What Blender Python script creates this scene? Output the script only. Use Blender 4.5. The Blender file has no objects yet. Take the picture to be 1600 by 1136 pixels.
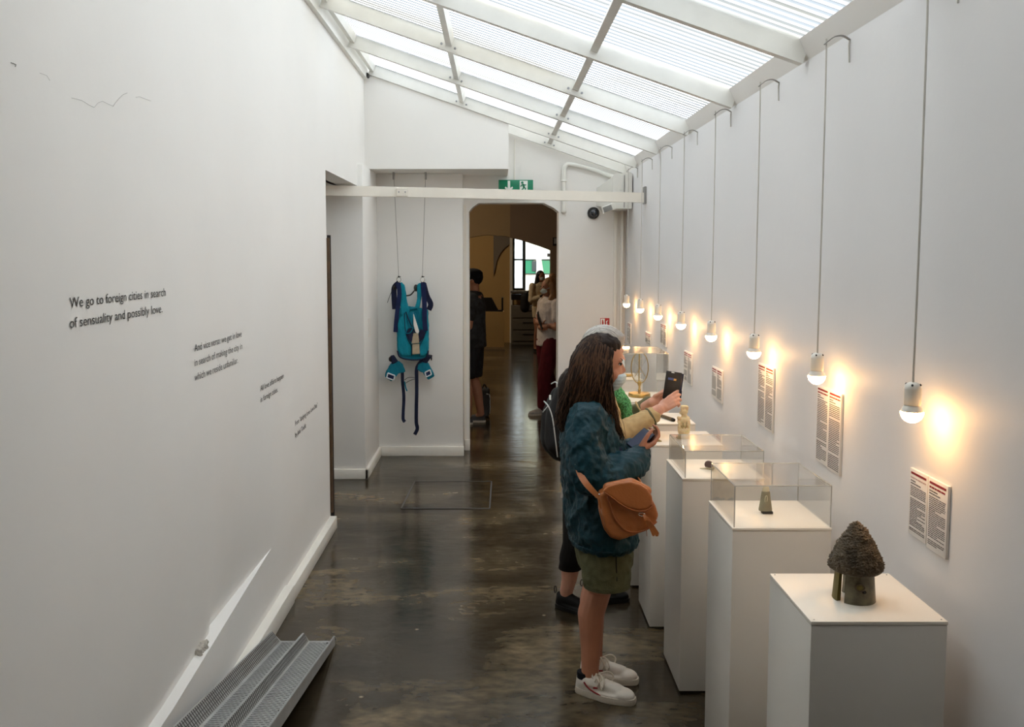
import bpy, bmesh, math, random
import numpy as np
from mathutils import Vector, Matrix, noise

R = random.Random(7)
C = bpy.context.scene.collection
V = Vector
# ------------------------------------------------------------------ camera, sky, exposure
sc = bpy.context.scene
PITCH = math.atan(109 / 1400)
cam_d = bpy.data.cameras.new('camera'); cam = bpy.data.objects.new('camera', cam_d); C.objects.link(cam)
cam.location = (0, 0, 2.0); cam.rotation_euler = (math.pi / 2 - PITCH, 0, 0)
cam_d.sensor_width = 36; cam_d.lens = 31.5
cam_d.shift_x = 25 / 1600; cam_d.shift_y = -61 / 1600
cam_d.clip_start = 0.05; cam_d.clip_end = 300
sc.camera = cam
w = bpy.data.worlds.new('overcast_sky'); sc.world = w; w.use_nodes = True
bg = w.node_tree.nodes['Background']
bg.inputs[0].default_value = (0.93, 0.965, 1.0, 1); bg.inputs[1].default_value = 3.0
sc.view_settings.view_transform = 'Standard'; sc.view_settings.look = 'None'
sc.view_settings.gamma = 1; sc.view_settings.use_curve_mapping = False
sc.view_settings.exposure = 0.88
sc.cycles.use_denoising = True
sc.cycles.max_bounces = 10; sc.cycles.diffuse_bounces = 6; sc.cycles.transparent_max_bounces = 24
sc.cycles.sample_clamp_indirect = 8
# picture coordinates (1600 x 1136) to the place: a ray cut by a plane of the room
_c, _s = math.cos(PITCH), math.sin(PITCH)
def at(px, py, Y=None, z=None, X=None):
    u = (px - 775) / 1400; v = (py - 507) / 1400
    d = V((u, _c - v * _s, -_s - v * _c))
    t = Y / d.y if Y is not None else (z - 2) / d.z if z is not None else X / d.x
    return V((0, 0, 2)) + d * t

# ------------------------------------------------------------------ materials
def lin(c):
    return tuple(((x / 255) / 12.92 if x / 255 <= .04045 else ((x / 255 + .055) / 1.055) ** 2.4) for x in c)
def mat(name, rgb, rough=.6, metal=0, var=0, vscale=8, bump=0, bscale=60, spec=.5, **kw):
    m = bpy.data.materials.new(name); m.use_nodes = True
    nt = m.node_tree; b = nt.nodes['Principled BSDF']
    c = lin(rgb)
    b.inputs['Base Color'].default_value = (*c, 1)
    b.inputs['Roughness'].default_value = rough; b.inputs['Metallic'].default_value = metal
    b.inputs['Specular IOR Level'].default_value = spec
    for k, v in kw.items():
        b.inputs[k.replace('_', ' ')].default_value = v
    if var or bump:
        tc = nt.nodes.new('ShaderNodeTexCoord')
    if var:
        n = nt.nodes.new('ShaderNodeTexNoise'); n.inputs['Scale'].default_value = vscale; n.inputs['Detail'].default_value = 6
        nt.links.new(tc.outputs['Object'], n.inputs['Vector'])
        r = nt.nodes.new('ShaderNodeValToRGB')
        r.color_ramp.elements[0].position = .3; r.color_ramp.elements[1].position = .7
        r.color_ramp.elements[0].color = (*[x * (1 - var) for x in c], 1)
        r.color_ramp.elements[1].color = (*[min(1, x * (1 + var)) for x in c], 1)
        nt.links.new(n.outputs['Fac'], r.inputs[0]); nt.links.new(r.outputs[0], b.inputs['Base Color'])
    if bump:
        n2 = nt.nodes.new('ShaderNodeTexNoise'); n2.inputs['Scale'].default_value = bscale; n2.inputs['Detail'].default_value = 5
        nt.links.new(tc.outputs['Object'], n2.inputs['Vector'])
        bp = nt.nodes.new('ShaderNodeBump'); bp.inputs['Strength'].default_value = bump; bp.inputs['Distance'].default_value = .01
        nt.links.new(n2.outputs['Fac'], bp.inputs['Height']); nt.links.new(bp.outputs[0], b.inputs['Normal'])
    return m
def emis(name, rgb, strength):
    m = bpy.data.materials.new(name); m.use_nodes = True
    b = m.node_tree.nodes['Principled BSDF']
    b.inputs['Base Color'].default_value = (.8, .8, .8, 1)
    b.inputs['Emission Color'].default_value = (*rgb, 1); b.inputs['Emission Strength'].default_value = strength
    return m
def thin_glass(name, tint=(.993, .995, .99), f=1.0):
    m = bpy.data.materials.new(name); m.use_nodes = True; nt = m.node_tree
    nt.nodes.remove(nt.nodes['Principled BSDF'])
    out = nt.nodes['Material Output']
    t = nt.nodes.new('ShaderNodeBsdfTransparent'); t.inputs[0].default_value = (*tint, 1)
    g = nt.nodes.new('ShaderNodeBsdfGlossy'); g.inputs['Roughness'].default_value = .02
    lw = nt.nodes.new('ShaderNodeLayerWeight'); lw.inputs[0].default_value = .5
    pw = nt.nodes.new('ShaderNodeMath'); pw.operation = 'POWER'; pw.inputs[1].default_value = 4.5; nt.links.new(lw.outputs['Facing'], pw.inputs[0])
    fr = nt.nodes.new('ShaderNodeMath'); fr.operation = 'MULTIPLY_ADD'; fr.inputs[1].default_value = .9; fr.inputs[2].default_value = .02; nt.links.new(pw.outputs[0], fr.inputs[0])
    mx = nt.nodes.new('ShaderNodeMixShader')
    nt.links.new(fr.outputs[0], mx.inputs[0]); nt.links.new(t.outputs[0], mx.inputs[1]); nt.links.new(g.outputs[0], mx.inputs[2])
    nt.links.new(mx.outputs[0], out.inputs[0])
    return m
M = {}
M['plaster'] = mat('white_plaster', (233, 231, 227), .62, var=.02, vscale=1.3, bump=.12, bscale=9, spec=.3)
M['plaster_right'] = mat('white_wall_paint', (228, 227, 227), .55, var=.02, vscale=1.1, bump=.1, bscale=14, spec=.35)
M['trim'] = mat('white_gloss_trim', (231, 227, 218), .4, var=.03, vscale=5, bump=.08, bscale=30)
M['beam'] = mat('cream_painted_steel', (236, 230, 218), .4, var=.02)
M['steel'] = mat('white_painted_steel', (226, 225, 219), .38, var=.04, vscale=7, bump=.03, bscale=40)
M['pedestal'] = mat('white_laminate', (226, 222, 214), .3, var=.01)
M['pedestal_top'] = mat('white_gloss_laminate', (240, 234, 222), .34)
M['acrylic'] = thin_glass('clear_acrylic')
M['acrylic_edge'] = mat('acrylic_edge', (225, 226, 220), .1, Transmission_Weight=.5)
M['window_glass'] = thin_glass('window_glass', (.93, .96, .95))
M['blown_glass'] = thin_glass('blown_glass', (.97, .97, .96))
M['brass'] = mat('old_brass', (190, 160, 96), .3, metal=.9, var=.15, vscale=30)
M['black_print'] = mat('black_print', (34, 33, 34), .6)
M['grey_print'] = mat('grey_print', (58, 52, 51), .7)
M['text_print'] = mat('small_print', (74, 70, 68), .7)
M['crack'] = mat('crack_shadow', (176, 174, 171), .9)
M['red_print'] = mat('red_print', (140, 24, 30), .6)
M['panel_white'] = mat('white_foamboard', (232, 228, 222), .6)
M['dark_gap'] = mat('dark_gap', (30, 27, 25), .8)
M['brown_wood'] = mat('brown_wood', (84, 62, 40), .6, var=.3, vscale=20)
M['grey_bracket'] = mat('grey_metal', (150, 148, 145), .4, metal=.5)
M['bolt'] = mat('bolt_steel', (150, 152, 154), .35, metal=.8)
M['cord'] = mat('white_flex', (196, 192, 184), .5)
M['socket'] = mat('white_porcelain', (232, 228, 218), .3)
M['bulb'] = emis('lit_bulb', (1.0, .54, .19), 40)
M['ramp'] = mat('zinc_sheet', (168, 170, 169), .42, metal=.35, var=.1, vscale=12, bump=.15, bscale=160)
M['ramp_line'] = mat('worn_tread_line', (88, 87, 86), .6, metal=.3)
M['rubble'] = mat('broken_stone', (178, 172, 162), .9, var=.35, vscale=60, bump=.8, bscale=90)
M['sign_green'] = mat('sign_green', (0, 128, 92), .35)
M['sign_white'] = mat('sign_white', (238, 242, 238), .4)
M['sign_red'] = mat('sign_red', (178, 24, 34), .4)
M['black_plastic'] = mat('black_plastic', (24, 24, 26), .35)
M['dark_lens'] = mat('dark_lens', (36, 42, 52), .08, spec=.8)
M['off_white'] = mat('off_white_plastic', (228, 227, 220), .4)
M['lamp_grey'] = mat('grey_reflector', (150, 150, 148), .3, metal=.6)
M['wire'] = mat('steel_wire', (120, 118, 112), .4, metal=.6)
# cloth, skin
def cloth(name, rgb, rough=.8, var=.12, vscale=25, bump=.35, bscale=260, **kw):
    return mat(name, rgb, rough, var=var, vscale=vscale, bump=bump, bscale=bscale, spec=.25, **kw)
M['skin'] = mat('light_skin', (206, 152, 126), .5, var=.07, vscale=14, bump=.05, bscale=150, Subsurface_Weight=.12, Subsurface_Scale=.02)
M['skin_leg'] = mat('tanned_skin', (184, 124, 96), .5, var=.08, vscale=10, bump=.05, bscale=150)
M['skin_old'] = mat('pink_skin', (214, 158, 134), .5, var=.1, vscale=18, bump=.1, bscale=120)
M['skin_dark'] = mat('warm_skin', (170, 118, 92), .55, var=.08)
M['teal'] = cloth('teal_nylon', (13, 54, 65), .48, var=.16, vscale=22, bump=.55, bscale=42)
M['navy_lining'] = cloth('navy_cotton', (28, 34, 60))
M['olive'] = cloth('olive_cotton', (92, 92, 66), .85)
M['dark_hair'] = mat('dark_brown_hair', (38, 27, 22), .6, var=.3, vscale=18, bump=.2, bscale=160, spec=.18)
M['dark_hair2'] = mat('brown_hair_strand', (86, 60, 42), .55, spec=.25)
M['grey_hair'] = mat('grey_hair', (166, 162, 156), .5, var=.2, vscale=30)
M['grey_hair2'] = mat('grey_hair_strand', (205, 202, 196), .45)
M['mask'] = cloth('pale_blue_mask', (206, 220, 222), .8, var=.03)
M['eye_white'] = mat('eye_white', (225, 220, 212), .2)
M['eye_dark'] = mat('eye_dark', (40, 26, 20), .15)
M['tan'] = mat('tan_leather', (170, 102, 54), .42, var=.1, vscale=9, bump=.12, bscale=120)
M['tan_edge'] = mat('tan_leather_edge', (150, 84, 38), .5)
M['silver'] = mat('silver_metal', (210, 208, 200), .22, metal=1)
M['shoe_white'] = mat('white_leather', (226, 218, 206), .5, var=.05, vscale=20, bump=.08, bscale=90)
M['shoe_sole'] = mat('worn_white_rubber', (206, 196, 180), .6, var=.08, vscale=30)
M['shoe_red'] = mat('red_stripe', (150, 30, 34), .5)
M['lace'] = mat('cream_lace', (222, 212, 196), .8)
M['sock'] = cloth('dark_sock', (24, 26, 34))
M['black_shoe'] = cloth('black_knit', (18, 18, 19), .7)
M['black_sole'] = mat('black_rubber', (14, 14, 15), .6)
M['beige'] = cloth('beige_cotton', (190, 164, 120), .85)
M['olive_sleeve'] = cloth('olive_grey_cotton', (104, 100, 76), .85)
M['green_scarf'] = mat('green_print_scarf', (84, 158, 104), .85, var=.95, vscale=130)
M['legging'] = cloth('black_jersey', (10, 10, 11), .75)
M['black_pack'] = cloth('black_nylon', (27, 27, 29), .6)
M['piping'] = mat('reflective_piping', (190, 190, 188), .4)
M['camo'] = mat('dark_camouflage', (40, 42, 46), .85, var=.75, vscale=16)
M['dark_short'] = cloth('dark_grey_cotton', (36, 37, 41))
M['cap'] = cloth('dark_navy_cap', (18, 21, 32))
M['white_tee'] = cloth('white_cotton', (216, 206, 200))
M['wine'] = cloth('wine_red_cotton', (92, 20, 30))
M['blonde'] = mat('blonde_hair', (150, 110, 70), .5, var=.2, vscale=40)
M['black_hair'] = mat('black_hair', (14, 13, 15), .4)
M['cream_blouse'] = cloth('cream_blouse', (214, 196, 164))
M['grey_shoe'] = cloth('grey_knit', (86, 86, 88))
M['pale_shoe'] = cloth('pale_grey_knit', (170, 164, 158))
M['grey_bag'] = cloth('grey_nylon', (66, 64, 62))
M['phone_dark'] = mat('dark_blue_phone', (30, 34, 58), .2)
M['phone_screen'] = mat('phone_screen', (88, 96, 116), .08)
M['wallet'] = mat('black_wallet_case', (26, 24, 25), .45, bump=.1, bscale=200)
M['card_blue'] = mat('blue_card', (44, 78, 140), .3)
M['card_gold'] = mat('gold_card_mark', (214, 158, 80), .3)
# exhibits
M['stone'] = mat('dark_soapstone', (92, 78, 58), .55, var=.45, vscale=26, bump=.5, bscale=120)
M['stone_wall'] = mat('polished_soapstone', (104, 96, 74), .4, var=.4, vscale=34, bump=.12, bscale=90)
M['stone_in'] = mat('olive_stone', (112, 98, 40), .5, var=.2)
M['grey_stone'] = mat('grey_green_stone', (142, 136, 112), .6, var=.12, vscale=40)
M['pale_stone'] = mat('pale_stone', (206, 196, 166), .5, var=.1, vscale=30)
M['alabaster'] = mat('alabaster', (222, 204, 160), .35, var=.12, vscale=22, Subsurface_Weight=.3, Subsurface_Scale=.03)
M['horn'] = mat('olive_horn', (150, 132, 84), .4, var=.3, vscale=30)
M['dark_stick'] = mat('dark_wood', (92, 72, 40), .5, var=.4, vscale=60)
M['violet_disc'] = mat('violet_brown_disc', (104, 80, 80), .3)
# carrier
M['turquoise'] = cloth('turquoise_cotton', (16, 134, 154), .8, var=.12, vscale=14)
M['turquoise2'] = cloth('deep_turquoise_cotton', (14, 116, 138), .8, var=.12, vscale=14)
M['navy'] = cloth('navy_webbing', (28, 40, 78), .8)
M['sand'] = cloth('sand_felt', (178, 164, 140), .9)
M['buckle'] = mat('white_buckle', (206, 214, 216), .4)
# hall
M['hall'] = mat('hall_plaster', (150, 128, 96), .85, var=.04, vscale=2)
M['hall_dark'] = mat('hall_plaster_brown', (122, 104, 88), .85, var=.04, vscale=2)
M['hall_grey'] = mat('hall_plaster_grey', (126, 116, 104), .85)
M['hall_ochre'] = mat('hall_plaster_ochre', (184, 152, 100), .85)
M['window_frame'] = mat('dark_green_window_frame', (34, 40, 38), .5)
M['frosted'] = bpy.data.materials.new('frosted_film'); M['frosted'].use_nodes = True
_nt = M['frosted'].node_tree; _t = _nt.nodes.new('ShaderNodeBsdfTranslucent'); _t.inputs[0].default_value = (.9, .94, .96, 1)
_nt.links.new(_t.outputs[0], _nt.nodes['Material Output'].inputs[0])
M['van'] = mat('white_van_paint', (232, 238, 242), .3)
M['van_glass'] = mat('green_tinted_glass', (70, 150, 120), .1, spec=.8)
M['seat_grey'] = mat('grey_seat', (70, 76, 80), .8)
M['facade'] = mat('cream_facade', (238, 232, 206), .9)
M['street'] = mat('grey_asphalt', (120, 118, 114), .9, var=.1)
M['cabinet_grey'] = mat('grey_cabinet', (104, 98, 88), .6)

def floor_material():
    m = bpy.data.materials.new('polished_dark_concrete'); m.use_nodes = True; nt = m.node_tree; b = nt.nodes['Principled BSDF']
    N = nt.nodes.new; L = nt.links.new
    tc = N('ShaderNodeTexCoord')
    mp = N('ShaderNodeMapping'); mp.inputs['Scale'].default_value = (1.0, 1.75, 1)
    L(tc.outputs['Object'], mp.inputs['Vector'])
    n1 = N('ShaderNodeTexNoise'); n1.inputs['Scale'].default_value = 1.05; n1.inputs['Detail'].default_value = 9; n1.inputs['Roughness'].default_value = .55; n1.inputs['Distortion'].default_value = .7
    L(mp.outputs[0], n1.inputs['Vector'])
    r1 = N('ShaderNodeValToRGB'); e = r1.color_ramp.elements
    e[0].position = .37; e[0].color = (*lin((50, 43, 32)), 1); e[1].position = .71; e[1].color = (*lin((122, 107, 84)), 1)
    k = e.new(.50); k.color = (*lin((62, 54, 42)), 1); k = e.new(.59); k.color = (*lin((92, 81, 63)), 1)
    L(n1.outputs['Fac'], r1.inputs[0])
    n2 = N('ShaderNodeTexNoise'); n2.inputs['Scale'].default_value = 14; n2.inputs['Detail'].default_value = 8
    L(mp.outputs[0], n2.inputs['Vector'])
    r2 = N('ShaderNodeValToRGB'); r2.color_ramp.elements[0].position = .35; r2.color_ramp.elements[0].color = (.62, .62, .62, 1)
    r2.color_ramp.elements[1].position = .7; r2.color_ramp.elements[1].color = (1.25, 1.22, 1.15, 1)
    L(n2.outputs['Fac'], r2.inputs[0])
    mx = N('ShaderNodeMix'); mx.data_type = 'RGBA'; mx.blend_type = 'MULTIPLY'; mx.inputs[0].default_value = 1
    L(r1.outputs[0], mx.inputs[6]); L(r2.outputs[0], mx.inputs[7])
    # pale paint specks
    v = N('ShaderNodeTexVoronoi'); v.inputs['Scale'].default_value = 3.2
    L(tc.outputs['Object'], v.inputs['Vector'])
    r3 = N('ShaderNodeValToRGB'); r3.color_ramp.elements[0].position = .02; r3.color_ramp.elements[0].color = (1, 1, 1, 1)
    r3.color_ramp.elements[1].position = .045; r3.color_ramp.elements[1].color = (0, 0, 0, 1)
    L(v.outputs['Distance'], r3.inputs[0])
    mx2 = N('ShaderNodeMix'); mx2.data_type = 'RGBA'; mx2.inputs[7].default_value = (*lin((140, 128, 108)), 1)
    L(r3.outputs[0], mx2.inputs[0]); L(mx.outputs[2], mx2.inputs[6]); L(mx2.outputs[2], b.inputs['Base Color'])
    mr = N('ShaderNodeMapRange'); mr.inputs[3].default_value = .10; mr.inputs[4].default_value = .26
    L(n2.outputs['Fac'], mr.inputs[0]); L(mr.outputs[0], b.inputs['Roughness'])
    n3 = N('ShaderNodeTexNoise'); n3.inputs['Scale'].default_value = 4; n3.inputs['Detail'].default_value = 4
    mp3 = N('ShaderNodeMapping'); mp3.inputs['Scale'].default_value = (.8, 1.7, 1); L(tc.outputs['Object'], mp3.inputs['Vector']); L(mp3.outputs[0], n3.inputs['Vector'])
    bp = N('ShaderNodeBump'); bp.inputs['Strength'].default_value = .16; bp.inputs['Distance'].default_value = .02
    L(n3.outputs['Fac'], bp.inputs['Height']); L(bp.outputs[0], b.inputs['Normal'])
    b.inputs['Specular IOR Level'].default_value = .5
    return m
M['floor'] = floor_material()

def polycarb_material():
    m = bpy.data.materials.new('twinwall_polycarbonate'); m.use_nodes = True; nt = m.node_tree
    N = nt.nodes.new; L = nt.links.new
    nt.nodes.remove(nt.nodes['Principled BSDF']); out = nt.nodes['Material Output']
    tc = N('ShaderNodeTexCoord'); sp = N('ShaderNodeSeparateXYZ'); L(tc.outputs['Object'], sp.inputs[0])
    mu = N('ShaderNodeMath'); mu.operation = 'MULTIPLY'; mu.inputs[1].default_value = 2 * math.pi / .062; L(sp.outputs['Y'], mu.inputs[0])
    sn = N('ShaderNodeMath'); sn.operation = 'SINE'; L(mu.outputs[0], sn.inputs[0])
    n = N('ShaderNodeTexNoise'); n.inputs['Scale'].default_value = 1.2; n.inputs['Detail'].default_value = 5
    mp = N('ShaderNodeMapping'); mp.inputs['Scale'].default_value = (.5, 6, 1); L(tc.outputs['Object'], mp.inputs[0]); L(mp.outputs[0], n.inputs['Vector'])
    r = N('ShaderNodeValToRGB'); r.color_ramp.elements[0].position = .42; r.color_ramp.elements[0].color = (.245, .262, .275, 1)
    r.color_ramp.elements[1].position = .8; r.color_ramp.elements[1].color = (.97, .98, .98, 1)
    mr = N('ShaderNodeMapRange'); mr.inputs[1].default_value = -1; L(sn.outputs[0], mr.inputs[0]); L(mr.outputs[0], r.inputs[0])
    r2 = N('ShaderNodeValToRGB'); r2.color_ramp.elements[0].position = .34; r2.color_ramp.elements[0].color = (.88, .84, .77, 1)
    r2.color_ramp.elements[1].position = .5; r2.color_ramp.elements[1].color = (1, 1, 1, 1); L(n.outputs['Fac'], r2.inputs[0])
    mx = N('ShaderNodeMix'); mx.data_type = 'RGBA'; mx.blend_type = 'MULTIPLY'; mx.inputs[0].default_value = 1
    L(r.outputs[0], mx.inputs[6]); L(r2.outputs[0], mx.inputs[7])
    t = N('ShaderNodeBsdfTranslucent'); L(mx.outputs[2], t.inputs[0])
    tr = N('ShaderNodeBsdfTransparent'); L(mx.outputs[2], tr.inputs[0])
    ms = N('ShaderNodeMixShader'); ms.inputs[0].default_value = .45
    L(t.outputs[0], ms.inputs[1]); L(tr.outputs[0], ms.inputs[2]); L(ms.outputs[0], out.inputs[0])
    return m
M['polycarb'] = polycarb_material()

# ------------------------------------------------------------------ object helpers
OFF = {}
def tag(o, label=None, cat=None, group=None, kind=None):
    for k, v in (('label', label), ('category', cat), ('group', group), ('kind', kind)):
        if v: o[k] = v
    return o
def thing(name, label, cat, loc=(0, 0, 0), rotz=0, group=None, local=False, kind=None):
    o = bpy.data.objects.new(name, None); C.objects.link(o); o.empty_display_size = .1
    o.location = loc; o.rotation_euler = (0, 0, rotz)
    OFF[o.name] = V((0, 0, 0)) if local else V(loc)
    return tag(o, label, cat, group, kind)
def put(name, me, m, parent=None, org=None):
    if parent is not None: off = OFF[parent.name]
    elif org is not None: off = V(org)
    else:
        a = np.array([v.co for v in me.vertices]); mn, mxx = a.min(0), a.max(0)
        off = V(((mn[0] + mxx[0]) / 2, (mn[1] + mxx[1]) / 2, mn[2]))
    me.transform(Matrix.Translation(-off))
    o = bpy.data.objects.new(name, me); C.objects.link(o)
    if m is not None:
        me.materials.clear(); me.materials.append(m)
    if parent is not None: o.parent = parent
    else: o.location = off
    OFF[o.name] = off
    return o
def copy_tree(o, parent=None):
    c = o.copy(); C.objects.link(c)
    if parent is not None: c.parent = parent
    for ch in [x for x in bpy.data.objects if x.parent == o]: copy_tree(ch, c)
    return c

def frame_of(d):
    d = d.normalized(); a = V((0, 0, 1)) if abs(d.z) < .9 else V((1, 0, 0))
    s = d.cross(a).normalized(); return s, d.cross(s).normalized()

WORK = bpy.data.scenes.new('work')
def evaluated(o):
    WORK.collection.objects.link(o)
    with bpy.context.temp_override(scene=WORK, view_layer=WORK.view_layers[0]):
        dg = bpy.context.evaluated_depsgraph_get(); dg.update()
    me = bpy.data.meshes.new_from_object(o.evaluated_get(dg)); bpy.data.objects.remove(o); return me
class B:                                               # a bag of closed shapes that becomes ONE mesh
    def __init__(s): s.v = []; s.f = []
    def add(s, vs, fs):
        k = len(s.v); s.v += [V(x) for x in vs]; s.f += [tuple(i + k for i in f) for f in fs]; return s
    def box(s, a, b, rot=None, piv=None):
        x0, y0, z0 = a; x1, y1, z1 = b
        vs = [V(q) for q in ((x0, y0, z0), (x1, y0, z0), (x1, y1, z0), (x0, y1, z0), (x0, y0, z1), (x1, y0, z1), (x1, y1, z1), (x0, y1, z1))]
        if rot is not None:
            piv = V(piv) if piv is not None else (V(a) + V(b)) / 2
            vs = [piv + rot @ (q - piv) for q in vs]
        return s.add(vs, [(3, 2, 1, 0), (4, 5, 6, 7), (0, 1, 5, 4), (1, 2, 6, 5), (2, 3, 7, 6), (3, 0, 4, 7)])
    def bbox(s, a, b, r=.005, rot=None, piv=None):        # bevelled box
        bm = bmesh.new(); x0, y0, z0 = a; x1, y1, z1 = b
        bmesh.ops.create_cube(bm, size=1, matrix=Matrix.Translation(((x0 + x1) / 2, (y0 + y1) / 2, (z0 + z1) / 2)) @ Matrix.Diagonal((abs(x1 - x0), abs(y1 - y0), abs(z1 - z0), 1)))
        bmesh.ops.bevel(bm, geom=bm.edges[:], offset=r, segments=2, profile=.5, affect='EDGES')
        return s.bm(bm, rot, piv if piv is not None else ((x0 + x1) / 2, (y0 + y1) / 2, (z0 + z1) / 2))
    def bm(s, bm, rot=None, piv=None):
        bm.verts.ensure_lookup_table(); bm.verts.index_update()
        vs = [v.co.copy() for v in bm.verts]
        if rot is not None: vs = [V(piv) + rot @ (q - V(piv)) for q in vs]
        s.add(vs, [tuple(v.index for v in f.verts) for f in bm.faces]); bm.free(); return s
    def loft(s, rings, cap=True, closed=True):
        n = len(rings[0]); vs = [p for r in rings for p in r]; fs = []
        for i in range(len(rings) - 1):
            for j in range(n if closed else n - 1):
                fs.append((i * n + j, i * n + (j + 1) % n, (i + 1) * n + (j + 1) % n, (i + 1) * n + j))
        if cap:
            fs.append(tuple(reversed(range(n)))); fs.append(tuple((len(rings) - 1) * n + j for j in range(n)))
        return s.add(vs, fs)
    def tube(s, pts, r, n=8, cap=True, flat=None):       # r: number or list; flat: (width, thick, up) for a ribbon
        pts = [V(p) for p in pts]; rs = r if isinstance(r, (list, tuple)) else [r] * len(pts)
        rings = []; ref = None
        for i, p in enumerate(pts):
            d = (pts[min(i + 1, len(pts) - 1)] - pts[max(i - 1, 0)])
            if d.length < 1e-9: d = V((0, 0, 1))
            d.normalize()
            if flat is not None:
                up = V(flat); a = (up - d * up.dot(d)).normalized(); b = d.cross(a)
                wdt = rs[i][0] / 2; th = rs[i][1] / 2
                rings.append([p + b * wdt + a * th, p - b * wdt + a * th, p - b * wdt - a * th, p + b * wdt - a * th]); continue
            if ref is None: a, b = frame_of(d)
            else:
                a = (ref - d * ref.dot(d)).normalized(); b = d.cross(a)
            ref = a
            rings.append([p + (a * math.cos(2 * math.pi * k / n) + b * math.sin(2 * math.pi * k / n)) * rs[i] for k in range(n)])
        return s.loft(rings, cap)
    def cyl(s, p0, p1, r0, r1=None, n=20): return s.tube([p0, p1], [r0, r0 if r1 is None else r1], n)
    def cap(s, p0, p1, r0, r1=None, n=12):               # tapered capsule
        p0, p1 = V(p0), V(p1); r1 = r0 if r1 is None else r1
        d = (p1 - p0); L = d.length
        if L < 1e-6: return s.ball(p0, (r0, r0, r0))
        d.normalize(); pts = []; rs = []
        for k in range(4):
            t = math.pi / 2 * (1 - k / 4) ; pts.append(p0 - d * r0 * math.sin(t)); rs.append(max(.0005, r0 * math.cos(t)))
        pts.append(p0); rs.append(r0); pts.append(p1); rs.append(r1)
        for k in range(1, 5):
            t = math.pi / 2 * k / 4; pts.append(p1 + d * r1 * math.sin(t)); rs.append(max(.0005, r1 * math.cos(t)))
        return s.tube(pts, rs, n)
    def limb(s, pts, rs, n=12):
        for i in range(len(pts) - 1): s.cap(pts[i], pts[i + 1], rs[i], rs[i + 1], n)
        return s
    def ball(s, c, r, rot=None, sub=3):
        if not isinstance(r, (list, tuple)): r = (r, r, r)
        bm = bmesh.new(); m = Matrix.Translation(V(c))
        if rot is not None: m = m @ rot.to_4x4()
        bmesh.ops.create_icosphere(bm, subdivisions=sub, radius=1, matrix=m @ Matrix.Diagonal((*r, 1)))
        return s.bm(bm)
    def lathe(s, prof, c, n=32):                          # prof: (r, z) from bottom to top
        c = V(c); rings = [[c + V((r * math.cos(2 * math.pi * k / n), r * math.sin(2 * math.pi * k / n), z)) for k in range(n)] for r, z in prof]
        return s.loft(rings)
    def prism(s, pts, vec):                              # closed outline swept by vec
        pts = [V(p) for p in pts]; vec = V(vec); n = len(pts)
        return s.add(pts + [p + vec for p in pts], [tuple(reversed(range(n))), tuple(range(n, 2 * n))] + [(i, (i + 1) % n, n + (i + 1) % n, n + i) for i in range(n)])
    def torus(s, c, R_, r, ax=(0, 1, 0), n=28, k=8, sx=1, sz=1):
        a, b = frame_of(V(ax)); c = V(c)
        pts = [c + a * math.cos(2 * math.pi * i / n) * R_ * sx + b * math.sin(2 * math.pi * i / n) * R_ * sz for i in range(n)]
        rings = []
        for i in range(n):
            d = (pts[(i + 1) % n] - pts[i - 1]).normalized(); e = V(ax).normalized(); f = d.cross(e)
            rings.append([pts[i] + (e * math.cos(2 * math.pi * j / k) + f * math.sin(2 * math.pi * j / k)) * r for j in range(k)])
        vs = [p for q in rings for p in q]
        return s.add(vs, [(i * k + j, i * k + (j + 1) % k, ((i + 1) % n) * k + (j + 1) % k, ((i + 1) % n) * k + j) for i in range(n) for j in range(k)])
    def mesh(s, name):
        me = bpy.data.meshes.new(name); me.from_pydata([tuple(x) for x in s.v], [], s.f); me.update()
        bm = bmesh.new(); bm.from_mesh(me); bmesh.ops.recalc_face_normals(bm, faces=bm.faces[:]); bm.to_mesh(me); bm.free()
        return me
    def build(s, name, m, parent=None, smooth=None, org=None):
        me = s.mesh(name)
        if smooth:
            me.polygons.foreach_set('use_smooth', [True] * len(me.polygons))
            if smooth is not True: me.set_sharp_from_angle(angle=math.radians(smooth))
        return put(name, me, m, parent, org)
    def blob(s, name, m, parent=None, vox=.008, it=6, disp=None, org=None, fac=.5):   # ONE continuous skin over all shapes
        me = s.mesh(name); o = bpy.data.objects.new('tmp', me)
        r = o.modifiers.new('r', 'REMESH'); r.mode = 'VOXEL'; r.voxel_size = vox; r.use_smooth_shade = True
        if it:
            q = o.modifiers.new('s', 'SMOOTH'); q.iterations = it; q.factor = fac
        m2 = evaluated(o); bpy.data.meshes.remove(me)
        m2.name = name
        if disp:
            k = len(m2.vertices); co = np.empty(k * 3); m2.vertices.foreach_get('co', co)
            nr = np.empty(k * 3); m2.vertex_normals.foreach_get('vector', nr)
            d = np.array([disp(V(q)) for q in co.reshape(-1, 3)])
            m2.vertices.foreach_set('co', (co.reshape(-1, 3) + nr.reshape(-1, 3) * d[:, None]).ravel())
        m2.polygons.foreach_set('use_smooth', [True] * len(m2.polygons)); m2.update()
        return put(name, m2, m, parent, org)

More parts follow.
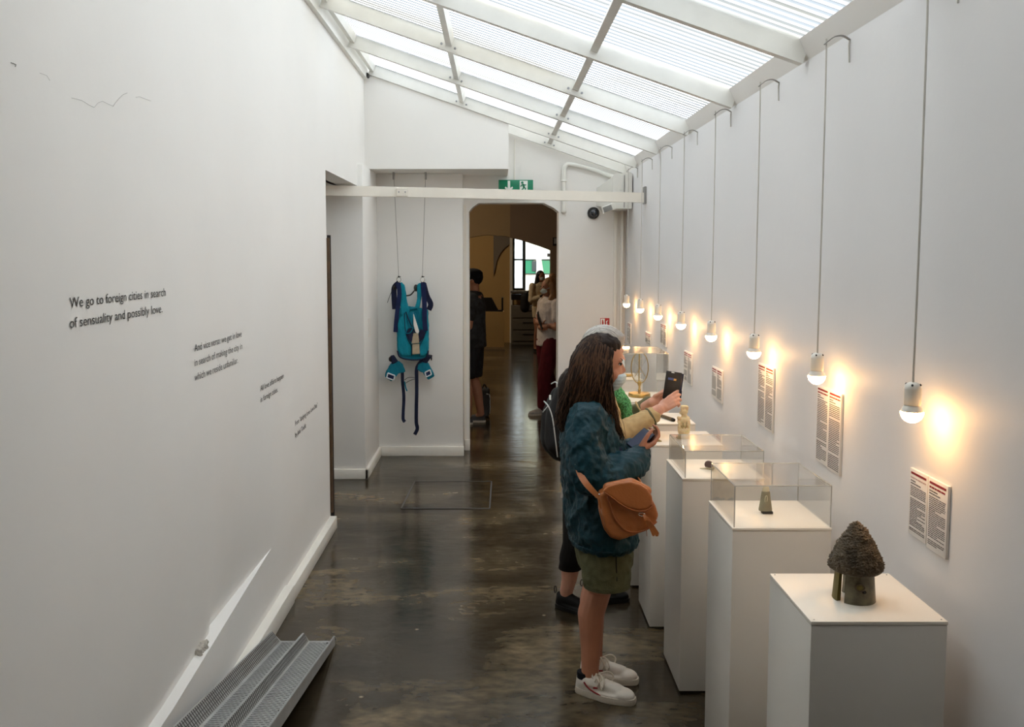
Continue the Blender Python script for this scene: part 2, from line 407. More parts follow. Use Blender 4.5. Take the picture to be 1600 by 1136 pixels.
def wrinkle(amp, f=(18, 18, 9), seed=0.0):
    def fn(p):
        q = V((p.x * f[0] + seed, p.y * f[1] + 3.1 * seed, p.z * f[2]))
        n1 = noise.noise(q); n2 = noise.noise(q * 2.3 + V((5, 1, 9)))
        return amp * ((1 - 2.2 * abs(n1)) * .75 + .45 * n2)
    return fn
def ring_xy(c, rx, ry, n=20, tilt=0):
    c = V(c); return [c + V((rx * math.cos(2 * math.pi * k / n), ry * math.sin(2 * math.pi * k / n), tilt * rx * math.cos(2 * math.pi * k / n))) for k in range(n)]
def cr(pts, n=8):                                        # smooth path through points
    pts = [V(p) for p in pts]; out = []
    for i in range(len(pts) - 1):
        p0, p1, p2, p3 = pts[max(i - 1, 0)], pts[i], pts[i + 1], pts[min(i + 2, len(pts) - 1)]
        for k in range(n):
            t = k / n
            out.append(.5 * ((2 * p1) + (p2 - p0) * t + (2 * p0 - 5 * p1 + 4 * p2 - p3) * t * t + (3 * p1 - p0 - 3 * p2 + p3) * t ** 3))
    return out + [pts[-1]]
def text_mesh(body, size=1.0):
    cu = bpy.data.curves.new('lettering', 'FONT'); cu.body = body; cu.size = size; cu.resolution_u = 3
    return evaluated(bpy.data.objects.new('tmp', cu))
def text_on(name, body, m, parent, origin, xdir, updir, width, cap):
    me = text_mesh(body); a = np.array([v.co for v in me.vertices])
    sx = width / (a[:, 0].max() - a[:, 0].min()); sy = cap / .72
    x0 = a[:, 0].min(); o = V(origin); xd = V(xdir); ud = V(updir)
    for v in me.vertices: v.co = o + xd * ((v.co.x - x0) * sx) + ud * (v.co.y * sy)
    return put(name, me, m, parent)

# ================================================================== THE SETTING
XL, XR, YB = -1.21, 1.31, -2.5
def zu(x): return 2.80 + .345 * (1.28 - x)               # underside of the rafters
YD = 9.08                                                # door wall
fl = B().box((-3, YB, -.2), (3.2, 20.6, 0)).build('floor', M['floor'], org=(0, 0, 0)); tag(fl, kind='structure')
# floor hatch, a slightly proud plate with a thin joint round it
h = [at(627, 795, z=0), at(765, 795, z=0), at(768, 753, z=0), at(648, 753, z=0)]
B().prism([p + V((0, 0, .0003)) for p in h], (0, 0, .0035)).build('hatch_cover', M['floor'], fl)
for a, b in ((0, 1), (1, 2), (2, 3), (3, 0)):
    B().tube([h[a] + V((0, 0, .003)), h[b] + V((0, 0, .003))], [(.012, .006)] * 2, flat=(0, 0, 1)).build('hatch_rim', M['ramp_line'], fl)

# left wall: a plastered skin with a chase that opens towards the camera
def ledge_z(y): return .30 + (.425 - .30) * min(1, max(0, (y - 3.2) / (4.72 - 3.2)))
def recess(y):
    if y > 4.72: return 0
    if y > 3.83: return .068 * (4.72 - y) / .89
    return .046
ys = sorted(set([YB + i * .42 for i in range(13)] + [3.0 + i * .12 for i in range(15)] + [4.72, 3.80, 3.66, 5.2, 5.7, 6.2, 6.42, 6.9, 7.4, 7.893, 8.4, 8.9, 9.3]))
ups = [.0, .02, .06, .12, .22, .36, .56, .9, 1.3, 1.7, 2.0]
verts = []; rows = None; cols = []
for y in ys:
    col = [V((XL, y, z)) for z in (0, .1, .2)] + [V((XL, y, ledge_z(y)))]
    for u in ups:
        z = ledge_z(y) + u
        col.append(V((XL - recess(y) * math.exp(-u / .35) , y, z)))
    col += [V((XL, y, 2.60)), V((XL, y, 3.1)), V((XL, y, 3.78))]
    cols.append(col)
bb = B(); n = len(cols[0])
for i in range(len(cols) - 1):
    for j in range(n - 1):
        if ys[i] >= 6.41 and cols[i][j + 1].z <= 2.601: continue
        bb.add([cols[i][j], cols[i + 1][j], cols[i + 1][j + 1], cols[i][j + 1]], [(0, 1, 2, 3)])
me = bb.mesh('wall_left'); bmx = bmesh.new(); bmx.from_mesh(me); bmesh.ops.remove_doubles(bmx, verts=bmx.verts[:], dist=1e-5)
bmesh.ops.recalc_face_normals(bmx, faces=bmx.faces[:])
if sum(f.normal.x for f in bmx.faces) < 0: bmesh.ops.reverse_faces(bmx, faces=bmx.faces[:])
bmx.to_mesh(me); bmx.free()
me.polygons.foreach_set('use_smooth', [p.center.y < 4.8 for p in me.polygons]); me.set_sharp_from_angle(angle=math.radians(35))
wl = put('wall_left', me, M['plaster'], org=(XL, 0, 0)); tag(wl, kind='structure')
tag(B().box((XL - .20, YB, 0), (XL - .09, 6.42, 3.78)).box((XL - .20, 6.405, 0), (XL - .0003, 6.42, 2.6)).box((XL - .20, 6.42, 2.6), (XL - .0003, 9.3, 3.78)).build('wall_left_core', M['plaster']), kind='structure')
# chipped stone showing in the chase
q = at(312, 1021, X=XL - .042); B().bbox(q + V((-.03, -.055, -.035)), q + V((.026, .055, .040)), .012).blob('exposed_stone', M['rubble'], wl, vox=.004, it=1, disp=lambda p: .010 * noise.noise(p * 45) + .005 * noise.noise(p * 120))
B().ball(at(321, 1011, X=XL - .02), (.012, .014, .012)).blob('exposed_stone', M['rubble'], wl, vox=.004, it=1, disp=lambda p: .006 * noise.noise(p * 90))
# hairline cracks
def crack(pts, r):
    B().tube([at(x, y, X=XL + .0005) for x, y in pts], r, n=4).build('plaster_crack', M['crack'], wl)
crack([(112, 153), (121, 155), (128, 157), (139, 164), (147, 168), (153, 161), (160, 158), (170, 163), (177, 166)], .0005)
crack([(177, 166), (180, 161), (186, 154), (192, 148), (199, 145)], .0007)
crack([(17, 98), (21, 99), (25, 101), (24, 104)], .0014)
crack([(212, 152), (218, 151), (228, 155), (236, 158)], .0005)
crack([(62, 114), (73, 118), (78, 126)], .0004)
# lettering on the left wall
for body, x0, y0, x1, capx in (
        ('We go to foreign cities in search', 109, 481, 259.5, 0), ('of sensuality and possibly love.', 109, 513, 254.5, 0),
        ('And vice versa: we get in love', 304, 549.5, 378, 0), ('in search of making the city in', 304, 572.5, 379, 0), ('which we reside unfamiliar.', 304, 595.5, 372.5, 0),
        ('All love affairs happen', 407, 611.5, 443.5, 0), ('in foreign cities.', 407, 629, 434.5, 0),
        ('From "Undying Love, Love Dies"', 461, 665.5, 496.5, 1), ('by Jalal Toufic', 461, 683.5, 478.5, 1)):
    p0 = at(x0, y0, X=XL + .001); p1 = at(x1, y0, X=XL + .001)
    o = text_on('lettering', body, M['black_print'] if not capx else M['grey_print'], wl, (XL + .0015, p0.y, p0.z), (0, 1, 0), (0, 0, 1), p1.y - p0.y, .0305 if not capx else .031)

# baseboard of the left wall in two lengths
for y0, y1, hh, th in ((5.04, 6.44, .092, .045), (2.2, 5.03, .105, .05)):
    o = B().bbox((XL - .01, y0, 0), (XL + th, y1, hh), .006).build('baseboard_left', M['trim'], smooth=40); tag(o, kind='structure')
# opening in the left wall: brown door edge, niche, pier
nb = B().box((-2.4, 6.42, 0), (-1.38, 6.52, 2.6)).box((-2.5, 6.42, 0), (-2.4, 8.9, 2.6)).box((-2.4, 6.5, 2.6), (-1.37, 7.9, 2.7))
tag(nb.build('wall_niche', M['plaster']), kind='structure')
tag(B().box((-1.225, 6.425, .12), (-1.192, 6.455, 2.12)).build('trim_door_edge', M['brown_wood']), kind='structure')
tag(B().box((-1.213, 6.457, .02), (-1.188, 6.470, 2.14)).build('trim_door_gap', M['dark_gap']), kind='structure')
tag(B().bbox((-2.4, 7.893, 0), (-1.165, 8.95, 2.79), .008).build('wall_pier', M['plaster'], smooth=40), kind='structure')
tag(B().bbox((-2.4, 7.868, 0), (-1.14, 7.9, .09), .006).bbox((-1.17, 7.868, 0), (-1.14, 8.82, .09), .006).build('baseboard_pier', M['trim'], smooth=40), kind='structure')
tag(B().bbox((-1.165, 8.13, 1.25), (-1.160, 8.28, 1.42), .001).build('label_plate', M['panel_white']), 'small white label plate on the pier beside the hanging carrier', 'label')
# alcove wall behind the carrier, header box above it
tag(B().bbox((-1.17, 8.82, 0), (-.326, 9.33, 2.79), .008).build('wall_alcove', M['plaster'], smooth=40), kind='structure')
tag(B().bbox((-1.14, 8.79, 0), (-.318, 8.83, .095), .006).build('baseboard_alcove', M['trim'], smooth=40), kind='structure')
hb = B().prism([(-1.23, 8.36, 2.79), (.115, 8.36, 2.79), (.115, 8.36, zu(.115)), (-1.23, 8.36, zu(-1.23))], (0, .8, 0))
tag(hb.build('wall_header', M['plaster']), kind='structure')
# door wall with its flattened arch
xl, xr = at(733, 500, Y=YD).x, at(872, 500, Y=YD).x
za = at(800, 317, Y=YD).z; zb = at(733, 331, Y=YD).z
arch = [(xl, 0), (xl, zb), (xl + .035, zb + .045), (xl + .10, za), (xr - .15, za), (xr - .05, zb + .04), (xr, zb), (xr, 0)]
dw = B().prism([V((-.34, YD, 0))] + [V((x, YD, z)) for x, z in arch] + [V((1.4, YD, 0)), V((1.4, YD, 2.95)), V((-.34, YD, 3.5))], (0, .27, 0))
tag(dw.build('wall_back', M['plaster'], org=(0, YD, 0)), kind='structure')
tag(B().bbox((xl - .047, YD - .03, 0), (xl + .006, YD + .01, .11), .004).build('baseboard_jamb', M['trim'], smooth=40), kind='structure')
tag(B().box((-.326, YD - .012, .11), (-.300, YD, 2.5)).build('trim_jamb', M['trim']), kind='structure')
tag(B().bbox((xr + .0, YD - .03, 0), (1.3, YD + .01, .09), .004).build('baseboard_back', M['trim'], smooth=40), kind='structure')
# conduit strip in the corner
xk = at(960, 500, Y=YD).x
tag(B().bbox((xk - .015, YD - .03, .1), (xk + .015, YD, 2.42), .005).bbox((xk + .05, YD - .05, .1), (xk + .075, YD, 2.5), .005).build('trim_corner', M['trim'], smooth=40), kind='structure')
tag(B().tube([at(790, 0, Y=YD - .004) * 0 + V((at(804, 300, Y=YD).x, YD - .004, 2.7)), V((at(804, 300, Y=YD).x, YD - .004, zu(.2) - .02))], .006, 6).build('trim_cable', M['trim']), kind='structure')
# right wall
rw = B().box((XR, YB, 0), (XR + .16, YD + .2, 2.815)).build('wall_right', M['plaster_right'], org=(XR, 0, 0)); tag(rw, kind='structure')
tag(B().bbox((XR - .02, 2.0, 0), (XR + .01, YD, .07), .004).build('baseboard_right', M['brown_wood'], smooth=40), kind='structure')
tag(B().prism([(XR + .002, YB, 2.81), (XR + .1, YB, 2.81), (XR + .1, YB, 2.9), (1.268, YB, 2.9)], (0, YD - YB, 0)).build('trim_right', M['plaster']), kind='structure')
text_on('lettering', 'loveplus', M['red_print'], rw, (XR - .002, at(978.5, 420, X=XR).y, at(978, 422, X=XR).z), (0, -1, 0), (0, 0, 1), .0, .03) if False else None
# unseen behind the camera: raised floor, end wall darkened to cut bounced light
tag(B().box((XL, YB, 0), (XR, 2.15, .40)).build('floor_landing', M['floor']), kind='structure')
tag(B().box((XL - .3, YB - .15, 0), (XR + .3, YB, 4.2)).build('wall_front', M['hall_dark']), kind='structure')
tag(B().box((XL - .3, YB - .1, 2.9), (XR + .3, 1.57, 3.0)).box((XL - .3, 1.50, 3.0), (XR + .3, 1.57, 3.9)).build('ceiling_light_block', M['hall']), kind='structure')  # unseen ceiling added to block skylight over the landing

# ------------------------------------------------------------------ skylight: steel frame and polycarbonate sheets
sky = thing('ceiling', None, None, (0, 4, 3), kind='structure')
XB = [-1.17, -.328, .518, 1.275]
RY = [1.59, 2.72, 3.85, 4.98, 6.115, 7.25, 8.36, 9.0]
def rafter(y):
    a, b = V((XB[0], y, zu(XB[0]))), V((1.285, y, zu(1.285)))
    up = V((.326, 0, .945))
    B().tube([a + up * .05, b + up * .05], [(.045, .10)] * 2, flat=up).build('rafter', M['steel'], sky)
for y in RY: rafter(y)
def bar(x, y0, y1):
    p = V((x, 0, zu(x))); up = V((.326, 0, .945))
    B().tube([V((x, y0, p.z)) + up * .066, V((x, y1, p.z)) + up * .066], [(.042, .06)] * 2, flat=up).build('glazing_bar', M['steel'], sky)
for x in XB[1:3]:
    for i in range(len(RY) - 1): bar(x, RY[i] + .024, RY[i + 1] - .024)
bar(XB[0] + .02, 1.59, 9.0)
B().box((XL - .005, 1.59, zu(XL) - .06), (XL + .035, 8.36, zu(XL) + .1)).build('edge_beam', M['steel'], sky)
B().box((XL + .0, 8.27, zu(XL) - .05), (XL + .05, 8.35, zu(XL) - .015)).build('edge_gap', M['dark_gap'], sky)
# little corner plates with a bolt each, at the crossings in view
up = V((.326, 0, .945)); al = V((.945, 0, -.326))
for y in RY[4:9]:
    for x in XB[1:3]:
        for sgn in (-1, 1):
            c = V((x, y - .024, zu(x))) + up * .032 + al * (sgn * .048)
            pl = B().tube([c - al * .026, c + al * .026], [(.005, .05)] * 2, flat=up).build('bracket', M['steel'], sky)
            B().cyl(c + V((0, -.002, 0)), c + V((0, -.009, 0)), .009, .007, 8).build('bolt', M['bolt'], pl)
ws = []
def sheet(x0, x1, y0, y1):
    a, b = V((x0, 0, zu(x0))) + up * .10, V((x1, 0, zu(x1))) + up * .10
    B().prism([V((a.x, y0, a.z)), V((b.x, y0, b.z)), V((b.x, y1, b.z)), V((a.x, y1, a.z))], up * .01).build('glazing_panel', M['polycarb'], sky)
XS = [XL - .02, XB[1], XB[2], XR + .02]
for i in range(3):
    for j in range(len(RY) - 1): sheet(XS[i] + (.002 if i else 0), XS[i + 1] - .002, RY[j] + .002, RY[j + 1] - .002)
    sheet(XS[i], XS[i + 1] - .002, 9.002, 9.4)

# cream beam across the passage
bp = [at(512, 299, Y=7.72), at(620, 300, Y=7.85), at(800, 304, Y=7.9), at(990, 309, Y=7.9)]
cb = thing('cross_beam', 'cream painted steel beam spanning the passage above head height', 'beam', (bp[0] + bp[3]) / 2)
bp[0] = V((-1.5, 7.6, bp[0].z)); bp[3].x = XR - .004
B().tube(cr(bp, 4), [(.05, .085)] * 13, flat=(0, 0, 1)).build('rail', M['beam'], cb)
pc = at(629, 301, Y=7.825)
sp = B().bbox(pc + V((-.05, -.02, -.032)), pc + V((.045, -.005, .036)), .003).build('splice_plate', M['beam'], cb)
for dx in (-.03, .025): B().cyl(pc + V((dx, -.018, .004)), pc + V((dx, -.026, .004)), .006, n=8).build('bolt', M['bolt'], sp)
B().bbox((XR - .02, 7.86, bp[3].z - .055), (XR, 7.95, bp[3].z + .095), .003).build('end_plate', M['grey_bracket'], cb)

# ================================================================== THE FURNISHINGS
# ------------------------------------------------------------------ pedestals
PX = [(.862, 1.236, 2.38, 2.75, 'nearest white pedestal, carrying the dark stone hut'),
      (.868, 1.232, 3.22, 3.59, 'second nearest white pedestal, carrying the small grey bell-shaped stone under glass'),
      (.836, 1.206, 3.95, 4.33, 'third white pedestal, carrying the tiny dish under clear acrylic'),
      (.822, 1.195, 4.66, 5.03, 'fourth white pedestal beside the phone, carrying the alabaster figurine'),
      (.81, 1.185, 5.26, 5.62, 'fifth white pedestal, behind the alabaster figurine'),
      (.80, 1.18, 6.05, 6.5, 'sixth white pedestal, carrying the brass hourglass'),
      (.80, 1.18, 7.15, 7.55, 'farthest white pedestal, seen through the hourglass case')]
for i, (x0, x1, y0, y1, lab) in enumerate(PX):
    t = thing('pedestal', lab, 'pedestal', ((x0 + x1) / 2, (y0 + y1) / 2, 0), group='white pedestals along the right wall')
    B().bbox((x0, y0, .012), (x1, y1, .988), .003).build('body', M['pedestal'], t, smooth=40)
    B().bbox((x0 - .001, y0 - .001, .989), (x1 + .001, y1 + .001, 1.0), .002).build('top_plate', M['pedestal_top'], t, smooth=40)
    B().box((x0 + .01, y0 + .01, 0), (x1 - .01, y1 - .01, .012)).build('plinth', M['dark_gap'], t)
    if i == 0:
        for sx in (x0 + .012, x1 - .012):
            for sy in (y0 + .012, y1 - .012): B().cyl((sx, sy, .9985), (sx, sy, 1.001), .0025, n=8).build('screw', M['bolt'], t)
def case(x0, x1, y0, y1, z0, z1, lab):
    t = thing('display_case', lab, 'display case', ((x0 + x1) / 2, (y0 + y1) / 2, z0), group='clear acrylic cases')
    e = .004
    B().box((x0, y0, z0), (x1, y0 + e, z1)).build('front_pane', M['acrylic'], t)
    B().box((x0, y1 - e, z0), (x1, y1, z1)).build('back_pane', M['acrylic'], t)
    B().box((x0, y0 + e, z0), (x0 + e, y1 - e, z1)).build('side_pane', M['acrylic'], t)
    B().box((x1 - e, y0 + e, z0), (x1, y1 - e, z1)).build('side_pane', M['acrylic'], t)
    B().box((x0, y0, z1), (x1, y1, z1 + e)).build('top_pane', M['acrylic'], t)
    r = .0022
    for a, b in (((x0, y0, z0), (x0, y0, z1)), ((x1, y0, z0), (x1, y0, z1)), ((x0, y1, z0), (x0, y1, z1)), ((x1, y1, z0), (x1, y1, z1)),
                 ((x0, y0, z1), (x1, y0, z1)), ((x0, y1, z1), (x1, y1, z1)), ((x0, y0, z1), (x0, y1, z1)), ((x1, y0, z1), (x1, y1, z1))):
        B().cyl(a, b, r, n=6).build('edge', M['acrylic_edge'], t)
case(.876, 1.230, 3.228, 3.585, 1.0005, 1.155, 'clear acrylic case over the small grey bell-shaped stone')
case(.850, 1.200, 3.960, 4.325, 1.0005, 1.122, 'clear acrylic case over the tiny dish with a dark disc')
case(.81, 1.172, 6.06, 6.49, 1.0005, 1.33, 'tall clear acrylic case around the brass hourglass')
case(.81, 1.172, 7.16, 7.54, 1.0005, 1.2, 'farthest clear acrylic case, behind the hourglass, holding a small brass bar')

# ------------------------------------------------------------------ pendant bulbs
LY = [2.60, 3.383, 4.215, 5.062, 5.892, 6.735, 7.577, 8.361]
LL = ['pendant bulb nearest the camera, hanging above the stone hut', 'second pendant bulb from the camera, above the bell-shaped stone',
      'third pendant bulb from the camera, above the tiny dish', 'fourth pendant bulb from the camera, above the alabaster figurine',
      'fifth pendant bulb from the camera, fourth from the far end', 'third pendant bulb from the far end of the right wall',
      'second pendant bulb from the far end of the right wall', 'farthest pendant bulb, in the corner by the door wall']
lamp = thing('pendant_bulb', LL[0], 'lamp', (1.22, 0, 1.53), group='bare bulbs hanging along the right wall', local=True)
hk = cr([(.088, 0, 1.262), (.06, 0, 1.276), (.03, 0, 1.272), (.006, 0, 1.255), (-.006, 0, 1.245)], 4)
B().tube(hk, [(.012, .004)] * len(hk), flat=(0, 0, 1)).build('hook_bracket', M['grey_bracket'], lamp)
B().tube(cr([(.0, 0, 1.262), (.002, 0, 1.24), (.004, .002, 1.0), (.0015, -.003, .5), (0, 0, .098)], 5), .0032, 6).build('cord', M['cord'], lamp)
B().tube(cr([(.088, 0, 1.262), (.086, .002, 1.24), (.087, -.002, 1.18)], 4), .0028, 6).build('cord_tail', M['cord'], lamp)
so = B().lathe([(.0, .098), (.010, .098), (.020, .092), (.0245, .080), (.0245, .078), (.0245, .036), (.023, .030), (0, .030)], (0, 0, 0), 24).build('socket', M['socket'], lamp, smooth=40)
for a in (2.2, 4.2, 5.6): B().cyl((.0165 * math.cos(a), .0165 * math.sin(a), .0885), (.0225 * math.cos(a), .0225 * math.sin(a), .0925), .0032, n=8).build('screw_hole', M['dark_gap'], so)
B().lathe([(0, .031), (.0205, .031), (.0275, .022), (.031, .012), (0, .012)], (0, 0, 0), 24).build('bulb_collar', M['socket'], lamp, smooth=40)
B().lathe([(.001, -.0225)] + [(.0325 * math.cos(t), .010 + .0325 * math.sin(t)) for t in [math.radians(q) for q in (-82, -70, -55, -40, -25, -10, 0)]] + [(.031, .0118), (0, .0118)], (0, 0, 0), 24).build('bulb', M['bulb'], lamp, smooth=True)
lamp.location = (1.22, LY[0], 1.53)
for i in range(1, 8):
    c = copy_tree(lamp); c.location = (1.22, LY[i], 1.53); c['label'] = LL[i]

# ------------------------------------------------------------------ text panels on the right wall
def text_panel(y0, y1, zt, zb_, lab, lines, blank, seed):
    r = random.Random(seed)
    t = thing('text_panel', lab, 'text panel', (XR, (y0 + y1) / 2, zb_), group='bilingual text panels on the right wall')
    W = (y1 - y0); half = W / 2 - .002
    for k, ya in enumerate((y1, y1 - W / 2 - .002)):                 # far column, then the near one
        zc = zb_ + (.0 if k else .006)
        pl = B().bbox((XR - .010, ya - half, zc), (XR - .0005, ya, zt), .0015).build('plate', M['panel_white'], t, smooth=40)
        xs = XR - .0106; mg = .009
        B().box((xs, ya - half + mg, zt - .017), (XR - .0101, ya - mg, zt - .010)).build('red_bar', M['red_print'], pl)
        wb, hb_ = B(), B(); pitch = (zt - zc - .055) / lines; z = zt - .024; k_ = 0
        def words(bag, z, x_to, hgt, gap):
            y = ya - mg
            while y > ya - half + mg + x_to:
                L_ = min(r.uniform(.25, 1.1) * .022, y - (ya - half + mg))
                if L_ < .003: break
                bag.box((xs, y - L_, z - hgt), (XR - .0101, y, z)); y -= L_ + gap
        if seed == 1 and k == 0: text_on('heading', 'Animal hut made of stone', M['red_print'], pl, (XR - .0107, ya - mg, z - .006), (0, -1, 0), (0, 0, 1), half - 2 * mg, .0065)
        else: words(hb_, z, 0, .0055, .0028)
        z -= .012; words(wb, z, half * .62, .003, .002); z -= .008; words(wb, z, half * .4, .003, .002); z -= .010
        while z - pitch > zc + .008:
            if r.random() > blank: words(wb, z, 0 if r.random() > .12 else half * r.uniform(.2, .6), pitch * .42, .0024)
            z -= pitch
        if hb_.v: hb_.build('heading', M['red_print'], pl)
        wb.build('body_text', M['text_print'], pl)['kind'] = 'stuff'
def panel_px(xa, ya_top, xb, yb_top, yb_bot, lab, lines, blank, seed):
    a = at(xa, ya_top, X=XR); b = at(xb, yb_top, X=XR); zbm = at(xb, yb_bot, X=XR).z
    text_panel(b.y, a.y, (a.z + b.z) / 2, zbm, lab, lines, blank, seed)
panel_px(1427, 733, 1487, 757, 878, 'nearest text panel, on the wall behind the stone hut', 28, .04, 1)
panel_px(1281, 602, 1319, 615, 747, 'second nearest text panel, tallest of the row, half lit by a bulb', 36, .05, 2)
panel_px(1188, 567, 1212, 575, 679, 'third nearest text panel, left of the tallest one', 32, .05, 3)
panel_px(1115, 572, 1131, 579, 632, 'fourth nearest text panel, a short one low on the wall', 20, .05, 4)
panel_px(1071, 548, 1083, 552, 604, 'fifth nearest text panel, right of the raised wallet phone', 20, .05, 5)
panel_px(1034, 504, 1043, 508, 543, 'sixth nearest text panel, above the hourglass case', 24, .05, 6)
panel_px(1010, 518, 1018, 521, 541, 'small text panel just left of the one above the hourglass', 14, .05, 7)
panel_px(982, 504, 987, 505, 540, 'farthest text panel, seen almost edge-on beside the grey hair', 22, .05, 8)

# ------------------------------------------------------------------ exhibits
def P1(px, py, Y): return at(px, py, Y=Y)
# stone hut
hx, hy = 1.047, 2.545
t = thing('stone_hut', 'dark carved stone hut with a pointed thatch-like roof on the nearest pedestal', 'carving', (hx, hy, 1.0))
rr = B().lathe([(.001, .088), (.066, .086), (.0735, .092), (.0765, .103), (.074, .118), (.066, .140), (.055, .164), (.042, .186), (.029, .206), (.017, .222), (.010, .230), (.0005, .233)], (hx, hy, 1.0), 56)
def thatch(p):
    a = math.atan2(p.y - hy, p.x - hx); q = V((math.cos(a) * 3, math.sin(a) * 3, (p.z - 1) * 90))
    if p.z < 1.09: return 0
    d = noise.voronoi(V((p.x * 150, p.y * 150, p.z * 190)))[0]
    return .0085 * (d[1] - d[0]) - .004 + .004 * noise.noise(V((p.x, p.y, p.z)) * 38)
rr.blob('roof', M['stone'], t, vox=.0022, it=1, disp=thatch)
def arc_wall(a0, a1, r0b, r0t, r1b, r1t, z0, z1, n=26):
    rings = []
    for i in range(n + 1):
        a = math.radians(a0 + (a1 - a0) * i / n); d = V((math.cos(a), math.sin(a), 0)); o = V((hx, hy, 1.0))
        rings.append([o + d * r0b + V((0, 0, z0)), o + d * r1b + V((0, 0, z0)), o + d * r1t + V((0, 0, z1)), o + d * r0t + V((0, 0, z1))])
    return B().loft(rings)
arc_wall(-142, 108, .057, .050, .045, .040, 0, .091).build('round_wall', M['stone_wall'], t, smooth=40)
arc_wall(160, 198, .063, .056, .050, .046, 0, .091, 8).build('door_post', M['stone_in'], t, smooth=40)
a = math.radians(-98); wc = V((hx + .054 * math.cos(a), hy + .054 * math.sin(a), 1.052))
B().torus(wc, .010, .0028, ax=(math.cos(a), math.sin(a), 0), sx=1.25, sz=1.0).build('window_rim', M['stone'], t, smooth=True)
B().ball(wc - V((math.cos(a), math.sin(a), 0)) * .001, (.011, .004, .009)).build('window_recess', M['stone_in'], t, smooth=True)
B().ball(wc + V((.012, -.001, -.013)), (.006, .004, .005)).build('chip', M['dark_gap'], t, smooth=True)
# bell-shaped stone
gx, gy = 1.045, 3.41
t = thing('bell_stone', 'small grey-green bell-shaped stone with a pale top inside the nearest acrylic case', 'carving', (gx, gy, 1.0))
def bell(z, r): return ring_xy((gx, gy, 1.0 + z), r, r * .62, 20)
B().loft([bell(.010, .0255), bell(.016, .0265), bell(.05, .021), bell(.085, .0165), bell(.087, .0155)]).blob('stone_body', M['grey_stone'], t, vox=.002, it=2)
B().loft([bell(.085, .0145), bell(.098, .0135), bell(.106, .010), bell(.109, .004)]).blob('pale_top', M['pale_stone'], t, vox=.002, it=3)
B().bbox((gx - .014, gy - .016, 1.0), (gx + .026, gy + .010, 1.010), .002).build('foot', M['dark_gap'], t)
B().torus((gx - .002, gy - .0135, 1.058), .008, .0016, ax=(0, 1, .2), sx=.55, sz=2.0).build('carved_loop', M['pale_stone'], t, smooth=True)
# tiny dish with disc
dx, dy_ = at(1109, 727, Y=4.12).x, 4.12
t = thing('small_dish', 'tiny pale spoon-shaped dish with a dark violet disc inside the second acrylic case', 'exhibit', (dx, dy_, 1.0))
B().lathe([(.004, 0), (.016, .004), (.021, .012), (.018, .012), (.003, .005)], (dx + .004, dy_, 1.0), 24).build('bowl', M['pale_stone'], t, smooth=50)
B().cyl((dx - .006, dy_ - .004, 1.022), (dx - .003, dy_ + .002, 1.024), .020, n=24).build('disc', M['violet_disc'], t, smooth=40)
B().cap((dx - .012, dy_ - .004, 1.006), (dx - .046, dy_ - .008, 1.007), .004, .0025).build('handle', M['pale_stone'], t, smooth=True)
# alabaster figurine
ax_, ay = at(1067, 684, Y=4.83).x, 4.83
t = thing('alabaster_figurine', 'pale translucent alabaster torso figurine with crossed arms on the fourth pedestal', 'statuette', (ax_, ay, 1.0))
f = B().loft([ring_xy((ax_, ay, 1.0), .038, .03, 16), ring_xy((ax_, ay, 1.012), .038, .03, 16), ring_xy((ax_, ay, 1.02), .033, .026, 16)])
def fg(x, z): return V((ax_ + x, ay, 1.0 + z))
f.ball(fg(.004, .04), (.032, .024, .032)); f.ball(fg(.008, .075), (.026, .02, .03)); f.ball(fg(.006, .10), (.028, .022, .022))
f.ball(fg(-.018, .093), (.014, .014, .012)); f.cap(fg(.008, .11), fg(.006, .13), .016, .016)
f.ball(fg(.004, .148), (.021, .02, .02)); f.ball(fg(-.012, .140), (.010, .010, .008)); f.bbox(fg(-.014, .155) + V((0, -.016, 0)), fg(.026, .18) + V((0, .016, 0)), .004)
f.limb([fg(.026, .10) + V((0, -.018, 0)), fg(.026, .055) + V((0, -.024, 0)), fg(-.012, .05) + V((0, -.026, 0))], [.009, .009, .008])
f.limb([fg(-.022, .085) + V((0, -.014, 0)), fg(-.026, .05) + V((0, -.018, 0)), fg(-.004, .036) + V((0, -.026, 0))], [.008, .008, .007])
f.ball(fg(-.022, .112), (.012, .016, .010)); f.ball(fg(.022, .108), (.014, .02, .014))
f.blob('figure', M['alabaster'], t, vox=.0028, it=1, disp=lambda p: .003 * noise.noise(p * 70))
for pp in ([(.012, .095), (.013, .07), (.004, .058)], [(-.018, .075), (-.008, .062), (.008, .05)], [(-.006, .09), (-.004, .07)]): B().tube(cr([fg(x, z) + V((0, -.0255, 0)) for x, z in pp], 4), .0022, 6).build('crevice_shade', M['horn'], t, smooth=True)  # darker lines put the shade of the arm crevices into colour
# horn-like piece
t = thing('horn_piece', 'olive horn-like piece with flared foot beside the beige sleeve, on the fourth pedestal', 'exhibit', at(1021, 682, Y=4.74) * 1)
t.location.z = 1.0; OFF[t.name] = V(t.location)
q = V(t.location)
B().limb([q + V((-.045, 0, .008)), q + V((-.01, 0, .014)), q + V((.02, 0, .009)), q + V((.044, .0, .004))], [.007, .016, .009, .003]).blob('flared_foot', M['horn'], t, vox=.003, it=2)
B().limb([q + V((0, 0, .012)), q + V((.006, 0, .04)), q + V((.004, 0, .075))], [.014, .009, .007]).blob('stem', M['horn'], t, vox=.003, it=2)
